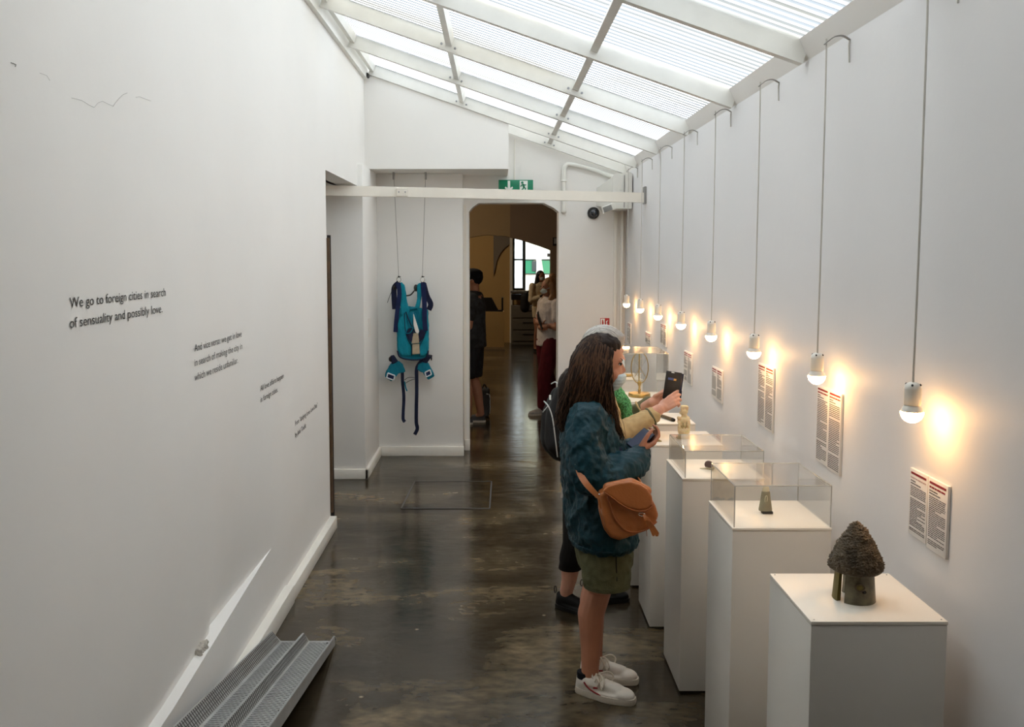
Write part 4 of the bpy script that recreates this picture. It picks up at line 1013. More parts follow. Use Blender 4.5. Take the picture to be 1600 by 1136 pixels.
mk = B().loft([ring_xy(A(966, 583, 0), .030, .046, 18), ring_xy(A(966, 588, 0), .037, .054, 18), ring_xy(A(964, 596, 0), .036, .054, 18), ring_xy(A(961, 603, 0), .030, .046, 18), ring_xy(A(957, 609, 0), .020, .036, 18)])
mkx = mk.blob('face_mask', M['mask'], wm, vox=.004, it=2, disp=lambda p: .0012 * math.sin(p.z * 420) + .001 * noise.noise(p * 60))
B().tube(cr([A(957, 583, -.05), A(945, 578, -.07), A(935, 575, -.076)], 4), .002, 6).build('ear_loop', M['mask'], mkx)
# hair
hb = B().ball(A(930, 561), (.100, .080, .101)).ball(A(938, 541), (.09, .07, .058))
hb.limb([A(918, 568, -.025), A(906, 610, -.045), A(897, 648, -.05)], [.05, .06, .05]); hb.limb([A(915, 565, .045), A(905, 610, .06), A(896, 648, .06)], [.07, .07, .055])
hb.limb([A(938, 570, -.062), A(940, 608, -.072), A(942, 632, -.08)], [.042, .045, .035]); hb.limb([A(938, 570, .06), A(945, 615, .075), A(958, 660, .07)], [.04, .04, .03])
hb.limb([A(944, 605, -.075), A(953, 640, -.09), A(962, 668, -.085)], [.03, .026, .012]); hb.limb([A(900, 600, 0), A(890, 640, 0), A(883, 664, -.02)], [.08, .065, .035])
def hair_disp(p):
    return .006 * noise.noise(V((p.x * 55, p.y * 55, p.z * 7))) + .004 * noise.noise(V((p.x * 120, p.y * 120, p.z * 9)))
hair = hb.blob('hair', M['dark_hair'], wm, vox=.006, it=3, disp=hair_disp)
BND = [(0, 869, 660), (.12, 878, 673), (.25, 888, 668), (.4, 902, 646), (.55, 918, 634), (.7, 938, 640), (.82, 952, 662), (.92, 964, 680), (1, 972, 690)]
def lerp_b(t):
    for (t0, x0, y0), (t1, x1, y1) in zip(BND, BND[1:]):
        if t <= t1: k = (t - t0) / (t1 - t0); return x0 + (x1 - x0) * k, y0 + (y1 - y0) * k
    return BND[-1][1:]
def guide(rr):
    t = rr.random() ** .9; near = rr.random() < .72; sg = -1 if near else 1
    x2, y2 = lerp_b(t); x2 += rr.uniform(-4, 4); y2 += rr.uniform(-9, 5)
    a = rr.uniform(0, 1)
    x0 = 912 + 42 * t * .9 + 10 * a - 6 * (1 - t); top = 522 + 14 * abs(x0 - 934) / 26 * abs(x0 - 934) / 26
    d0 = sg * (.012 + .055 * a)
    p0 = A(x0, top + 14 * a * a, d0)
    p1 = A(893 + 62 * t + 6 * math.sin(t * 3), 566 + 6 * a, sg * (.088 + .008 * math.sin(t * 3.1)))
    if not near and t < .5: p1 = A(893 + 30 * t, 566, .03 * rr.uniform(-2, 2))
    p2 = A(881 + 75 * t, 612, sg * rr.uniform(.07, .125))
    p3 = A(x2, y2, sg * rr.uniform(.05, .15) if t < .5 else sg * rr.uniform(.085, .125))
    return [p0, p1, p2, p3]
strands('strands', M['dark_hair2'], hair, guide, 520, 11, r=.0028, wav=.017)
strands('strands', M['dark_hair'], hair, guide, 460, 12, r=.0034, wav=.010)
def flyaway(rr):
    y = rr.uniform(540, 640); x = 905 - (y - 540) * .3
    return [A(x + 6, y, -.05), A(x - 3, y + 10, -.05), A(x - rr.uniform(5, 10), y + rr.uniform(14, 26), -.05)]
strands('loose_hair', M['dark_hair2'], hair, flyaway, 26, 5, r=.0008)
# jacket
jb = B()
def jr(y, c, hw, d):
    p = A(c, y); return ring_xy(p, hw / 352, d, 24)
jb.loft([jr(846, 943, 49, .19), jr(838, 943, 52, .205), jr(815, 940, 53, .21), jr(790, 937, 53, .21), jr(740, 932, 52, .205), jr(700, 927, 49, .20), jr(668, 922, 43, .20), jr(648, 920, 38, .175), jr(634, 922, 26, .11), jr(627, 924, 20, .075)])
jb.limb([A(918, 656, -.165), A(914, 690, -.205), A(917, 722, -.225), A(927, 743, -.225), A(950, 744, -.215), A(978, 733, -.18), A(992, 722, -.145)], [.078, .078, .080, .084, .082, .068, .055], 16)
jb.limb([A(992, 722, -.145), A(999, 711, -.122)], [.055, .042], 16)
jb.limb([A(922, 656, .17), A(925, 700, .20), A(938, 742, .20), A(968, 720, .10), A(985, 704, .03)], [.075, .075, .075, .062, .05], 16)
w1 = wrinkle(.013, (13, 13, 8), 1.3); w2 = wrinkle(.0065, (34, 34, 26), 4.0)
jk = jb.blob('jacket', M['teal'], wm, vox=.0055, it=4, disp=lambda p: w1(V((p.x - p.z * .35, p.y, p.z + p.x * .5))) + w2(p))
B().loft([jr(847, 943, 50.5, .195), jr(839, 943, 54.5, .215)]).blob('hem_band', M['teal'], jk, vox=.006, it=2, disp=w2)
B().tube(cr([A(999, 713, -.165), A(1006, 711, -.13), A(1004, 706, -.09), A(996, 706, -.10)], 5), .007, 8).build('cuff', M['teal'], jk, smooth=True)
B().limb([A(950, 690, -.10), A(962, 705, -.12), A(968, 715, -.12)], [.02, .03, .03]).blob('lining', M['navy_lining'], jk, vox=.006, it=3)
# shorts
sb = B()
def srg(y, c, hw, d, dy=0, tl=0): return ring_xy(A(c, y, dy), hw / 352, d, 22, tl)
sb.loft([srg(835, 941, 44, .175), srg(862, 944, 45, .18), srg(880, 945, 42, .175)])
sb.loft([srg(914, 948, 36, .098, -.078, .02), srg(885, 947, 38, .10, -.078), srg(855, 945, 38, .10, -.07)])
sb.loft([srg(912, 950, 35, .095, .088, .02), srg(885, 948, 38, .10, .088), srg(855, 945, 38, .10, .08)])
shs = sb.blob('shorts', M['olive'], wm, vox=.006, it=4, disp=wrinkle(.006, (16, 16, 16), 8))
p = [A(948, 914.5, -.078)] ; B().loft([ring_xy(A(948, 915, -.078), 36.5 / 352, .1, 22, .02), ring_xy(A(948, 908, -.078), 37 / 352, .101, 22, .02)]).build('hem', M['olive'], shs, smooth=40)
B().tube(cr([A(962, 850, -.172), A(963, 880, -.178), A(964, 908, -.17)], 4), .0022, 6).build('side_seam', M['dark_short'], shs)
shoe(wm, heelN, yaN, .285, M['shoe_white'], M['shoe_sole'], M['lace'], M['shoe_red'], 1.15, M['sock'])
shoe(wm, heelF, yaF, .28, M['shoe_white'], M['shoe_sole'], M['lace'], M['shoe_red'], 1.15, M['sock'])
# phone in her hand
pc = A(1001, 687, -.095)
t = thing('phone', 'dark blue phone held low by the person in teal jacket', 'phone', pc)
rot = Matrix.Rotation(math.radians(-32), 3, 'Y') @ Matrix.Rotation(math.radians(28), 3, 'X') @ Matrix.Rotation(math.radians(15), 3, 'Z')
B().bbox(pc + V((-.055, -.038, -.006)), pc + V((.055, .038, .005)), .004, rot=rot).build('case', M['phone_dark'], t, smooth=40)
B().box(pc + V((-.051, -.034, .0052)), pc + V((.051, .034, .0062)), rot=rot, piv=pc).build('screen', M['phone_screen'], t)
# shoulder bag
YG = 3.60
def G(px, py, d=0): return at(px, py, Y=YG + d)
bag = thing('shoulder_bag', 'tan leather saddle bag with flap and tassel at the hip of the person in teal', 'bag', G(982, 845))
def gp(name, pts, m, d0, d1, parent=None, it=5, vox=.0055, disp=None):
    return B().prism([G(x, y, d0) for x, y in pts], (0, d1 - d0, 0)).blob(name, m, parent or bag, vox=vox, it=it, disp=disp)
bpts = [(938, 772), (950, 766), (985, 763), (1012, 772), (1024, 790), (1029, 806), (1025, 818), (1008, 830), (990, 838), (970, 843), (955, 838), (946, 824), (940, 800)]
gp('bag_body', bpts, M['tan'], -.035, .06, it=9, disp=wrinkle(.003, (20, 20, 20), 3))
gp('bag_gusset', [(936, 774), (944, 768), (948, 800), (956, 824), (972, 838), (990, 838), (968, 845), (954, 841), (944, 828), (937, 802)], M['tan'], .0, .065, it=5)
fl_ = gp('flap', [(942, 768), (950, 760), (968, 755), (985, 753), (1000, 757), (1012, 765), (1019, 776), (1020, 788), (1013, 795), (998, 797.5), (982, 794), (968, 786), (955, 776)], M['tan'], -.062, -.040, it=4, vox=.004)
B().limb([G(950, 762, -.03), G(985, 756, -.02), G(1010, 767, -.03)], [.022, .026, .022]).blob('flap_fold', M['tan'], fl_, vox=.0055, it=4)
B().tube(cr([G(944, 769, -.062), G(957, 778, -.066), G(970, 788, -.066), G(984, 795.5, -.066), G(999, 799, -.066), G(1013, 796.5, -.064), G(1020, 789, -.06)], 5), .003, 6).build('flap_edge', M['tan_edge'], fl_, smooth=True)
B().tube(cr([G(950, 776, -.035), G(956, 800, -.042), G(964, 815, -.042), G(978, 829, -.042), G(994, 832, -.042), G(1012, 826, -.04), G(1026, 815, -.03)], 5), .0042, 8).build('piping', M['tan_edge'], bag, smooth=True)
tr_ = B().torus(G(1003, 804, -.058), .010, .002, ax=(.2, 1, .3), sx=1.3, sz=.7).build('tassel_ring', M['silver'], bag, smooth=True)
tb_ = B()
for i in range(18):
    o = R.uniform(-3, 3); tb_.tube(cr([G(1006 + o * .3, 804, -.066), G(1012 + o, 813, -.075 + R.uniform(-.008, .008)), G(1020 + o * 1.6, 825, -.07), G(1025 + o * 2.0, 832 + R.uniform(0, 6), -.07)], 4), [(.0075, .0018)] * 13, flat=(0, 1, .3))
tb_.tube(cr([G(1009, 812, -.06), G(1010, 825, -.06), G(1011, 838, -.06)], 3), .0012, 5)
tb_.build('tassel', M['tan'], bag)
st = cr([G(901, 727, .055), G(907, 742, .03), G(917, 757, .0), G(929, 770, -.015), G(938, 778, -.02)], 6)
B().tube(st, [(.020 + .006 * math.sin(math.pi * min(1, i / 20)), .006) for i in range(len(st))], flat=(.1, -1, .1)).build('strap', M['tan'], bag)
st2 = cr([G(901, 728, .06), G(897, 715, .14), A(903, 690, -.12), A(918, 640, -.06), A(935, 625, .1)], 6)
B().tube(st2, [(.022, .005)] * len(st2), flat=(-.6, -.8, .2)).build('strap', M['tan'], bag)
st3 = cr([G(1008, 764, .0), G(1000, 752, .05), A(985, 735, -.02), A(955, 680, .08)], 6)
B().tube(st3, [(.02, .005)] * len(st3), flat=(.7, -.7, .2)).build('strap', M['tan'], bag)
for q in (G(936, 776, -.012), G(901, 728, .05)):
    d = .017 if q.z < 1.05 else .011
    B().torus(q, d, .0028, ax=(.5, 1, .6), n=16, sx=1, sz=.8).build('buckle', M['silver'], bag, smooth=True)
gp('strap_tab', [(934, 780), (942, 775), (945, 790), (941, 797), (936, 793)], M['tan'], -.025, -.005, it=3, vox=.004)

# ------------------------------------------------------------------ grey-haired person with the backpack
YO = 4.92
def O(px, py, d=0): return at(px, py, Y=YO + d)
ol = thing('person', 'grey-haired person in beige jacket and black leggings, raising a phone with both hands', 'person', (O(905, 930).x, YO, 0))
hN, hF = at(869, 947, z=0), at(913, 944, z=0)
hF = V((O(915, 930).x, 5.08, 0))
yN, yF = math.radians(-35), math.radians(-8)
b = B()
b.ball(O(946, 548), (.096, .075, .102)); b.ball(O(957, 566), (.05, .052, .068)); b.cap(O(970, 552), O(974, 562), .008, .012); b.ball(O(963, 579), (.024, .03, .018)); b.ball(O(971, 548), (.012, .045, .012))
b.limb([O(938, 575), O(932, 615)], [.048, .055]); b.ball(O(928, 632), (.10, .17, .06)); b.limb([O(926, 640), O(918, 720), O(914, 770)], [.11, .11, .125])
anN = hN + V((.055, -.035, .10)); anF = hF + V((.06, -.005, .10))
for hp, kn, an, hl, ya in ((O(912, 775, -.08), O(902, 850, -.08), anN, hN, yN), (O(914, 775, .09), O(922, 850, .13), anF, hF, yF)):
    b.limb([hp, kn, kn.lerp(an, .35) + V((-.014, 0, 0)), kn.lerp(an, .75), an, hl + V((.06, -.02, .03))], [.10, .062, .058, .043, .037, .03], 14)
    b.cap(hl + V((.05, -.02, .035)), hl + V((.05 + .1 * math.cos(ya), .1 * math.sin(ya), .03)), .03, .025)
shN, shF = O(926, 636, -.17), O(930, 634, .17)
elN, elF = O(968, 678, -.15), O(972, 662, .17)
wrN, wrF = O(1030, 640, -.09), O(1020, 628, .06)
b.limb([shN, elN, wrN], [.048, .044, .031]); b.limb([shF, elF, wrF], [.048, .042, .029])
hand(b, O(1033, 639, -.080), (.82, .16, .54), (.25, .9, -.35), (-.5, -.1, .8), .98, curl=(20, 30, 38, 46), thumb=(.6, .35, .7), tb=.3, spread=.02)
hand(b, O(1022, 627, .050), (.85, .02, .45), (0, -1, .1), (-.45, 0, .9), .95, curl=(8, 12, 16, 20), thumb=(.80, .10, .80), tb=.45)
b.blob('body', M['skin_old'], ol, vox=.005, it=3)
for d in (-.034, .034):
    e = O(968.5, 553, d); eb = B().ball(e, (.010, .008, .006), sub=2).build('eye', M['eye_white'], ol, smooth=True)
    B().ball(e + V((.008, 0, 0)), (.004, .005, .005), sub=2).build('iris', M['eye_dark'], eb, smooth=True)
mkx = B().ball(O(964, 571), (.045, .052, .038)).ball(O(970, 564), (.022, .03, .016)).blob('face_mask', M['mask'], ol, vox=.005, it=3)
hb = B().ball(O(940, 543), (.112, .092, .112)).ball(O(952, 530), (.085, .075, .062)).limb([O(925, 555), O(920, 585)], [.085, .06]).ball(O(962, 527), (.052, .055, .035))
gh = hb.blob('hair', M['grey_hair'], ol, vox=.006, it=3, disp=lambda p: .004 * noise.noise(V((p.x * 40, p.y * 110, p.z * 40))))
def gguide(rr):
    d = rr.uniform(-.085, .085); c = math.sqrt(max(0, 1 - (d / .097) ** 2)); fwd = rr.random() < .62
    ctr = O(942, 541, d); pts = []
    a0 = math.radians(rr.uniform(95, 130)); a1 = math.radians(rr.uniform(8, 32) if fwd else rr.uniform(170, 205))
    for i in range(5):
        a = a0 + (a1 - a0) * i / 4; pts.append(ctr + V((.122 * c * math.cos(a), 0, .117 * c * math.sin(a))) * rr.uniform(.97, 1.02))
    return pts
strands('strands', M['grey_hair2'], gh, gguide, 220, 3, r=.0028, wav=.002, seg=8)
strands('strands', M['grey_hair'], gh, gguide, 120, 4, r=.003, wav=.002, seg=8)
jb = B()
def orr(y, c, hw, d): return ring_xy(O(c, y), hw / 283, d, 22)
jb.loft([orr(772, 912, 36, .19), orr(720, 917, 40, .195), orr(670, 926, 44, .20), orr(640, 930, 38, .19), orr(620, 934, 28, .13), orr(608, 938, 20, .08)])
jb.limb([O(928, 640, -.165), O(948, 664, -.175), O(970, 676, -.15), O(998, 662, -.12), O(1018, 650, -.10)], [.066, .064, .062, .052, .046], 16)
w1 = wrinkle(.007, (18, 18, 14), 6)
oj = jb.blob('jacket', M['beige'], ol, vox=.0065, it=5, disp=w1)
B().limb([O(934, 634, .16), O(955, 652, .19), O(974, 658, .165), O(1000, 642, .12), O(1014, 632, .11)], [.066, .062, .056, .05, .044], 16).blob('far_sleeve', M['olive_sleeve'], oj, vox=.0065, it=4, disp=w1)
B().torus(O(1001, 641, .12), .052, .006, ax=(.8, -.1, .5)).build('sleeve_tab', M['beige'], oj, smooth=True)
B().torus(O(1017, 651, -.10), .047, .007, ax=(.8, .1, .45)).build('near_cuff', M['olive_sleeve'], oj, smooth=True)
B().limb([O(962, 608, .02), O(975, 630, .03), O(981, 655, .03)], [.03, .036, .030]).limb([O(958, 606, -.04), O(966, 622, -.03)], [.03, .03]).blob('scarf', M['green_scarf'], ol, vox=.006, it=3, disp=wrinkle(.006, (40, 40, 20), 2))
lg = B()
for hp, kn, an in ((O(912, 775, -.08), O(902, 850, -.08), anN), (O(914, 775, .09), O(922, 850, .13), anF)):
    lg.limb([hp, kn, kn.lerp(an, .30) + V((-.010, 0, 0))], [.118, .082, .074], 16); lg.loft([ring_xy(kn, .08, .08, 18), ring_xy(kn.lerp(an, .52) + V((-.010, 0, 0)), .066, .066, 18)])
lg.blob('leggings', M['legging'], ol, vox=.006, it=4)
shoe(ol, hN, yN, .27, M['black_shoe'], M['black_sole'], None, None, 1.0, None, tab=True)
shoe(ol, hF, yF, .27, M['black_shoe'], M['black_sole'], None, None, 1.0, None, tab=True)
# wallet phone
pc = O(1052, 603, -.01)
t = thing('wallet_phone', 'black wallet-style phone case with card raised in both hands of the grey-haired person', 'phone', pc)
rot = Matrix.Rotation(math.radians(9), 3, 'Y') @ Matrix.Rotation(math.radians(-8), 3, 'X')
B().bbox(pc + V((-.050, -.008, -.078)), pc + V((.038, .004, .078)), .004, rot=rot, piv=pc).build('cover', M['wallet'], t, smooth=40)
B().bbox(pc + V((.020, -.006, -.075)), pc + V((.052, .012, .074)), .004, rot=rot @ Matrix.Rotation(math.radians(0), 3, 'Z'), piv=pc).build('phone_body', M['phone_dark'], t, smooth=40)
B().box(pc + V((.0485, -.0075, -.02)), pc + V((.0515, -.006, .072)), rot=rot, piv=pc).build('bright_edge', M['sign_white'], t)
B().box(pc + V((-.036, -.0088, .030)), pc + V((-.002, -.0078, .042)), rot=rot, piv=pc).build('card', M['card_blue'], t)
B().box(pc + V((-.004, -.0090, .029)), pc + V((.010, -.0078, .040)), rot=rot, piv=pc).build('card_mark', M['card_gold'], t)
B().box(pc + V((-.022, -.0088, .070)), pc + V((-.006, -.0078, .075)), rot=rot, piv=pc).build('camera_slot', M['sign_white'], t)
# backpack
bk = thing('backpack', 'black backpack with grey piping on the back of the grey-haired person', 'backpack', O(870, 718))
kb = B().limb([O(876, 622), O(870, 650), O(869, 685), O(877, 700)], [.065, .085, .09, .075], 16)
for dd in (-.09, .09): kb.limb([O(880, 620, dd), O(876, 650, dd), O(875, 688, dd), O(880, 703, dd)], [.06, .082, .085, .065], 16)
kb.blob('bag', M['black_pack'], bk, vox=.007, it=6, disp=wrinkle(.004, (18, 18, 10), 5))
B().tube(cr([O(874, 606, -.05), O(877, 591, -.05), O(882, 584, -.05), O(886, 592, -.05), O(886, 608, -.05)], 5), [(.028, .012)] * 21, flat=(1, 0, 0)).build('top_handle', M['black_pack'], bk)
B().tube(cr([O(850, 627, -.14), O(857, 635, -.165), O(863, 652, -.182), O(867, 680, -.185), O(871, 714, -.155)], 6), .0036, 6).build('piping', M['piping'], bk, smooth=True)
B().tube(cr([O(861, 600, -.1), O(868, 597, -.11), O(873, 604, -.125), O(877, 622, -.15)], 6), .0036, 6).build('piping', M['piping'], bk, smooth=True)
B().tube(cr([O(848, 644, -.14), O(853, 638, -.16), O(856, 634, -.165)], 3), .0025, 6).build('zip_pull', M['piping'], bk)
B().bbox(O(858, 625, -.150), O(861, 617, -.140), .001).build('white_tag', M['sign_white'], bk)
B().tube([O(883, 715, -.16), O(881, 745, -.17), O(879, 778, -.17)], [(.02, .003)] * 3, flat=(0, 1, 0)).build('strap_end', M['pale_shoe'], bk)
B().tube(cr([O(884, 610, -.12), O(905, 618, -.155), O(925, 640, -.20), O(920, 680, -.215), O(890, 700, -.16)], 5), [(.05, .012)] * 21, flat=(0, -1, .3)).build('shoulder_strap', M['black_pack'], bk)

# ------------------------------------------------------------------ people in the hall
def figure(lab, base, yaw, h, skin, top, bottom, hair, shoes, mask=True, sleeve='short', legs='shorts', arms='phone', hairlen=.0, cap=None, stance=.09, twist=0, stagger=0.0):
    t = thing('person', lab, 'person', base, yaw, local=True)
    k = h / 1.72
    def p(x, y, z): return V((x * k, y * k, z * k))
    b = B()
    b.ball(p(.0, 0, 1.60), (.092 * k, .074 * k, .105 * k)); b.ball(p(.03, 0, 1.545), (.06 * k, .052 * k, .07 * k)); b.cap(p(.088, 0, 1.595), p(.105, 0, 1.565), .008 * k, .012 * k)
    for s in (-1, 1): b.ball(p(-.01, s * .075, 1.585), (.018 * k, .010 * k, .03 * k))
    b.limb([p(-.02, 0, 1.53), p(-.03, 0, 1.42)], [.052 * k, .058 * k]); b.ball(p(-.03, 0, 1.39), (.09 * k, .17 * k, .06 * k))
    b.limb([p(-.02, 0, 1.36), p(-.01, 0, 1.1), p(-.01, 0, .92)], [.11 * k, .105 * k, .125 * k])
    J = []
    for s in (-1, 1):
        f = stagger * s
        hp, kn, an = p(0, s * .09, .90), p(.03 + f * .5, s * stance, .48), p(-.02 + f, s * stance, .09)
        J.append((hp, kn, an)); b.limb([hp, kn, kn.lerp(an, .3) + p(-.015, 0, 0), an, p(.05 + f, s * stance, .04)], [.098 * k, .06 * k, .056 * k, .04 * k, .03 * k])
    AR = []
    for s in (-1, 1):
        sh, el = p(-.03, s * .19, 1.39), p(.0, s * .24, 1.10)
        if arms == 'phone': wr = p(.24, s * .05, 1.20)
        elif arms == 'cross': wr = p(.13, -s * .04, 1.12 + .03 * s)
        else: wr = p(.10, s * .25, .87)
        AR.append((sh, el, wr)); b.limb([sh, el, wr], [.046 * k, .042 * k, .03 * k])
        hand(b, wr, (wr - el).normalized() if arms != 'cross' else V((.05, -s, .1)), (0, -s, .3) if arms != 'cross' else (-1, 0, 0), (0, -s * .2, 1), k, curl=(35, 38, 42, 45))
    b.blob('body', skin, t, vox=.007 * k, it=3)
    j = B().loft([ring_xy(p(-.01, 0, z), rx * k, ry * k, 20) for z, rx, ry in ((.86, .145, .19), (1.0, .135, .18), (1.15, .13, .18), (1.30, .135, .19), (1.40, .11, .17), (1.46, .07, .09), (1.475, .06, .065))])
    for sh, el, wr in AR:
        if sleeve == 'long': j.limb([sh, el, el.lerp(wr, .85)], [.07 * k, .062 * k, .048 * k])
        else: j.cap(sh, sh.lerp(el, .62), .07 * k, .066 * k)
    j.blob('shirt', top, t, vox=.01 * k, it=4, disp=wrinkle(.006, (16, 16, 9), yaw + h))
    l = B(); end = {'shorts': .92, 'trousers': 1.0, 'skirt': .4}[legs]
    for hp, kn, an in J:
        if legs == 'trousers': l.limb([hp, kn, an + V((.0, 0, .03))], [.115 * k, .095 * k, .085 * k])
        else: l.loft([ring_xy(hp + V((0, 0, .06)), .12 * k, .11 * k, 18), ring_xy(hp.lerp(kn, end), .098 * k, .098 * k, 18)])
    l.ball(p(-.01, 0, .92), (.14 * k, .175 * k, .11 * k)); l.blob('bottoms', bottom, t, vox=.01 * k, it=4, disp=wrinkle(.005, (18, 18, 9), 3 + h))
    hb = B().ball(p(-.022, 0, 1.625), (.098 * k, .085 * k, .096 * k))
    if hairlen:
        for s in (-1, 1): hb.limb([p(-.02, s * .05, 1.62), p(-.03, s * .075, 1.50), p(.02, s * .09, 1.56 - hairlen)], [.055 * k, .05 * k, .03 * k])
        hb.limb([p(-.06, 0, 1.6), p(-.1, 0, 1.45), p(-.12, 0, 1.58 - hairlen)], [.07 * k, .08 * k, .05 * k])
    hb.blob('hair', hair, t, vox=.008 * k, it=3, disp=lambda q: .004 * noise.noise(V((q.x * 60, q.y * 60, q.z * 10))))
    for s in (-1, 1):
        B().ball(p(.083, s * .032, 1.605), (.008 * k, .010 * k, .007 * k), sub=2).build('eye', M['eye_dark'], t, smooth=True)
    if mask:
        mm = B().ball(p(.055, 0, 1.55), (.052 * k, .056 * k, .045 * k)).blob('face_mask', M['mask'], t, vox=.007, it=2)
        for s in (-1, 1): B().tube(cr([p(.06, s * .05, 1.57), p(.02, s * .078, 1.59), p(-.015, s * .08, 1.60)], 4), .003, 6).build('ear_loop', M['mask'], mm)
    if cap:
        cc = B().ball(p(-.005, 0, 1.66), (.112 * k, .094 * k, .062 * k)).blob('flat_cap', cap, t, vox=.008, it=2)
        B().loft([ring_xy(p(.085, 0, 1.645), .05 * k, .075 * k, 16), ring_xy(p(.085, 0, 1.655), .045 * k, .07 * k, 16)]).build('peak', cap, cc, smooth=40)
    for i, s in enumerate((-1, 1)): shoe(t, p(-.075 + stagger * s, s * stance, 0), 0, .275 * k, shoes[0], shoes[1], vox=.008)
    return t, p
figure('person in flat cap, dark camouflage shirt and shorts, half hidden by the doorway', (at(742, 655, z=0).x - .02, 10.55, 0), math.radians(172), 1.84, M['skin_dark'], M['camo'], M['dark_short'], M['cap'], (M['grey_shoe'], M['shoe_sole']), arms='phone', cap=M['cap'], stance=.075, stagger=.06)
D, dp = figure('person in white top and wine-red trousers with crossed arms, half hidden by the doorway', (at(838, 643, z=0).x + .14, 11.25, 0), math.radians(205), 1.72, M['skin_dark'], M['white_tee'], M['wine'], M['blonde'], (M['pale_shoe'], M['shoe_sole']), legs='trousers', arms='cross', hairlen=.12, stagger=.12)
B().tube(cr([dp(.02, -.16, 1.42), dp(.135, -.02, 1.25), dp(.145, .12, 1.08)], 5), [(.04, .008)] * 11, flat=(1, 0, 0)).build('cross_strap', M['black_pack'], D)
B().ball(dp(-.06, 0, 1.73), (.045, .045, .04)).build('hair_bun', M['blonde'], D, smooth=True)
E_, ep = figure('person with long black hair in a cream blouse by the far window', (at(838, 545, z=0).x + .06, 18.4, 0), math.radians(-58), 1.68, M['skin_dark'], M['cream_blouse'], M['cream_blouse'], M['black_hair'], (M['black_shoe'], M['black_sole']), sleeve='long', legs='skirt', arms='phone', hairlen=.24, stagger=.04)
bq = at(821, 472, Y=18.55)
t = thing('small_backpack', 'small black backpack on the person by the far window', 'backpack', bq - V((0, 0, .2)))
B().limb([bq + V((0, 0, .1)), bq + V((-.01, 0, -.12))], [.10, .10]).blob('bag', M['black_pack'], t, vox=.012, it=3)
B().tube(cr([bq + V((.02, -.05, .16)), bq + V((.08, -.1, .24)), bq + V((.1, -.12, .05))], 4), .015, 6).build('strap', M['black_pack'], t)
pq = at(849, 462, Y=18.05)
tag(B().bbox(pq - V((.07, .01, .035)), pq + V((.07, .01, .035)), .005, rot=Matrix.Rotation(math.radians(-25), 3, 'Y')).build('tablet', M['black_plastic']), 'black phone in the hands of the person by the far window', 'phone')
# grey bag on the hall floor behind the capped person
q = at(757, 652, z=0)
t = thing('floor_bag', 'grey travel bag on the hall floor behind the capped person', 'bag', q)
B().bbox(q + V((-.06, -.05, 0)), q + V((.06, .15, .36)), .04).blob('bag', M['grey_bag'], t, vox=.01, it=3, disp=wrinkle(.008, (12, 12, 10), 3))
B().tube(cr([q + V((.03, -.06, .30)), q + V((.064, .0, .26)), q + V((.066, .04, .04))], 4), .008, 6).build('pale_trim', M['piping'], t)
B().tube(cr([q + V((-.03, 0, .35)), q + V((0, 0, .41)), q + V((.03, 0, .35))], 4), .01, 6).build('handle', M['black_plastic'], t)

# ================================================================== THE HALL BEYOND
HX0, HX1, HZ, HY = -2.6, 2.6, 3.4, 20.35
tag(B().box((HX0 - .2, YD + .26, 0), (-.33, YD + .3, HZ)).box((1.3, YD + .26, 0), (HX1 + .2, YD + .3, HZ)).box((-.34, YD + .26, 2.9), (1.4, YD + .3, HZ)).build('wall_hall_front', M['hall']), kind='structure')
tag(B().box((HX0 - .2, YD + .3, 0), (HX0, HY + .3, HZ)).build('wall_hall_left', M['hall']), kind='structure')
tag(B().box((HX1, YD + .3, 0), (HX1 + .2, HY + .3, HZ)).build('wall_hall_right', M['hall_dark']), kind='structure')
tag(B().box((HX0 - .2, YD + .26, HZ), (HX1 + .2, HY + .3, HZ + .15)).build('ceiling_hall', M['hall']), kind='structure')
# arch wall in two tones
YA2 = 14.0
def aw(px, py): return at(px, py, Y=YA2)
ac = [(700, 376), (733, 371), (760, 367), (790, 369), (797, 371), (815, 375), (830, 380), (845, 385), (861, 391)]
lft = [aw(x, y) for x, y in ac[:5]]; rgt = [aw(x, y) for x, y in ac[4:]]
xm = lft[-1].x
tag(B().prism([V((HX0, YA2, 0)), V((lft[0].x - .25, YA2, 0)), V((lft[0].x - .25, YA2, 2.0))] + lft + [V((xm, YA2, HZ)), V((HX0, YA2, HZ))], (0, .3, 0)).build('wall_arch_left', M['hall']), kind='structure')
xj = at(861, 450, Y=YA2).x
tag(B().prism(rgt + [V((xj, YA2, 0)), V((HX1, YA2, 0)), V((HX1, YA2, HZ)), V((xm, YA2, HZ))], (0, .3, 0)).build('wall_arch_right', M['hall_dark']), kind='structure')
a, b_ = at(863.5, 371, Y=YA2), at(873, 384, Y=YA2)
t = thing('wall_sign', 'small black framed sign on the dark arch wall in the hall', 'sign', ((a.x + b_.x) / 2, YA2, b_.z))
B().box((a.x, YA2 - .03, b_.z), (b_.x, YA2, a.z)).build('frame', M['black_plastic'], t)
B().box((a.x + .02, YA2 - .034, b_.z + .03), (b_.x - .035, YA2 - .03, a.z - .015)).build('grey_field', M['lamp_grey'], t)
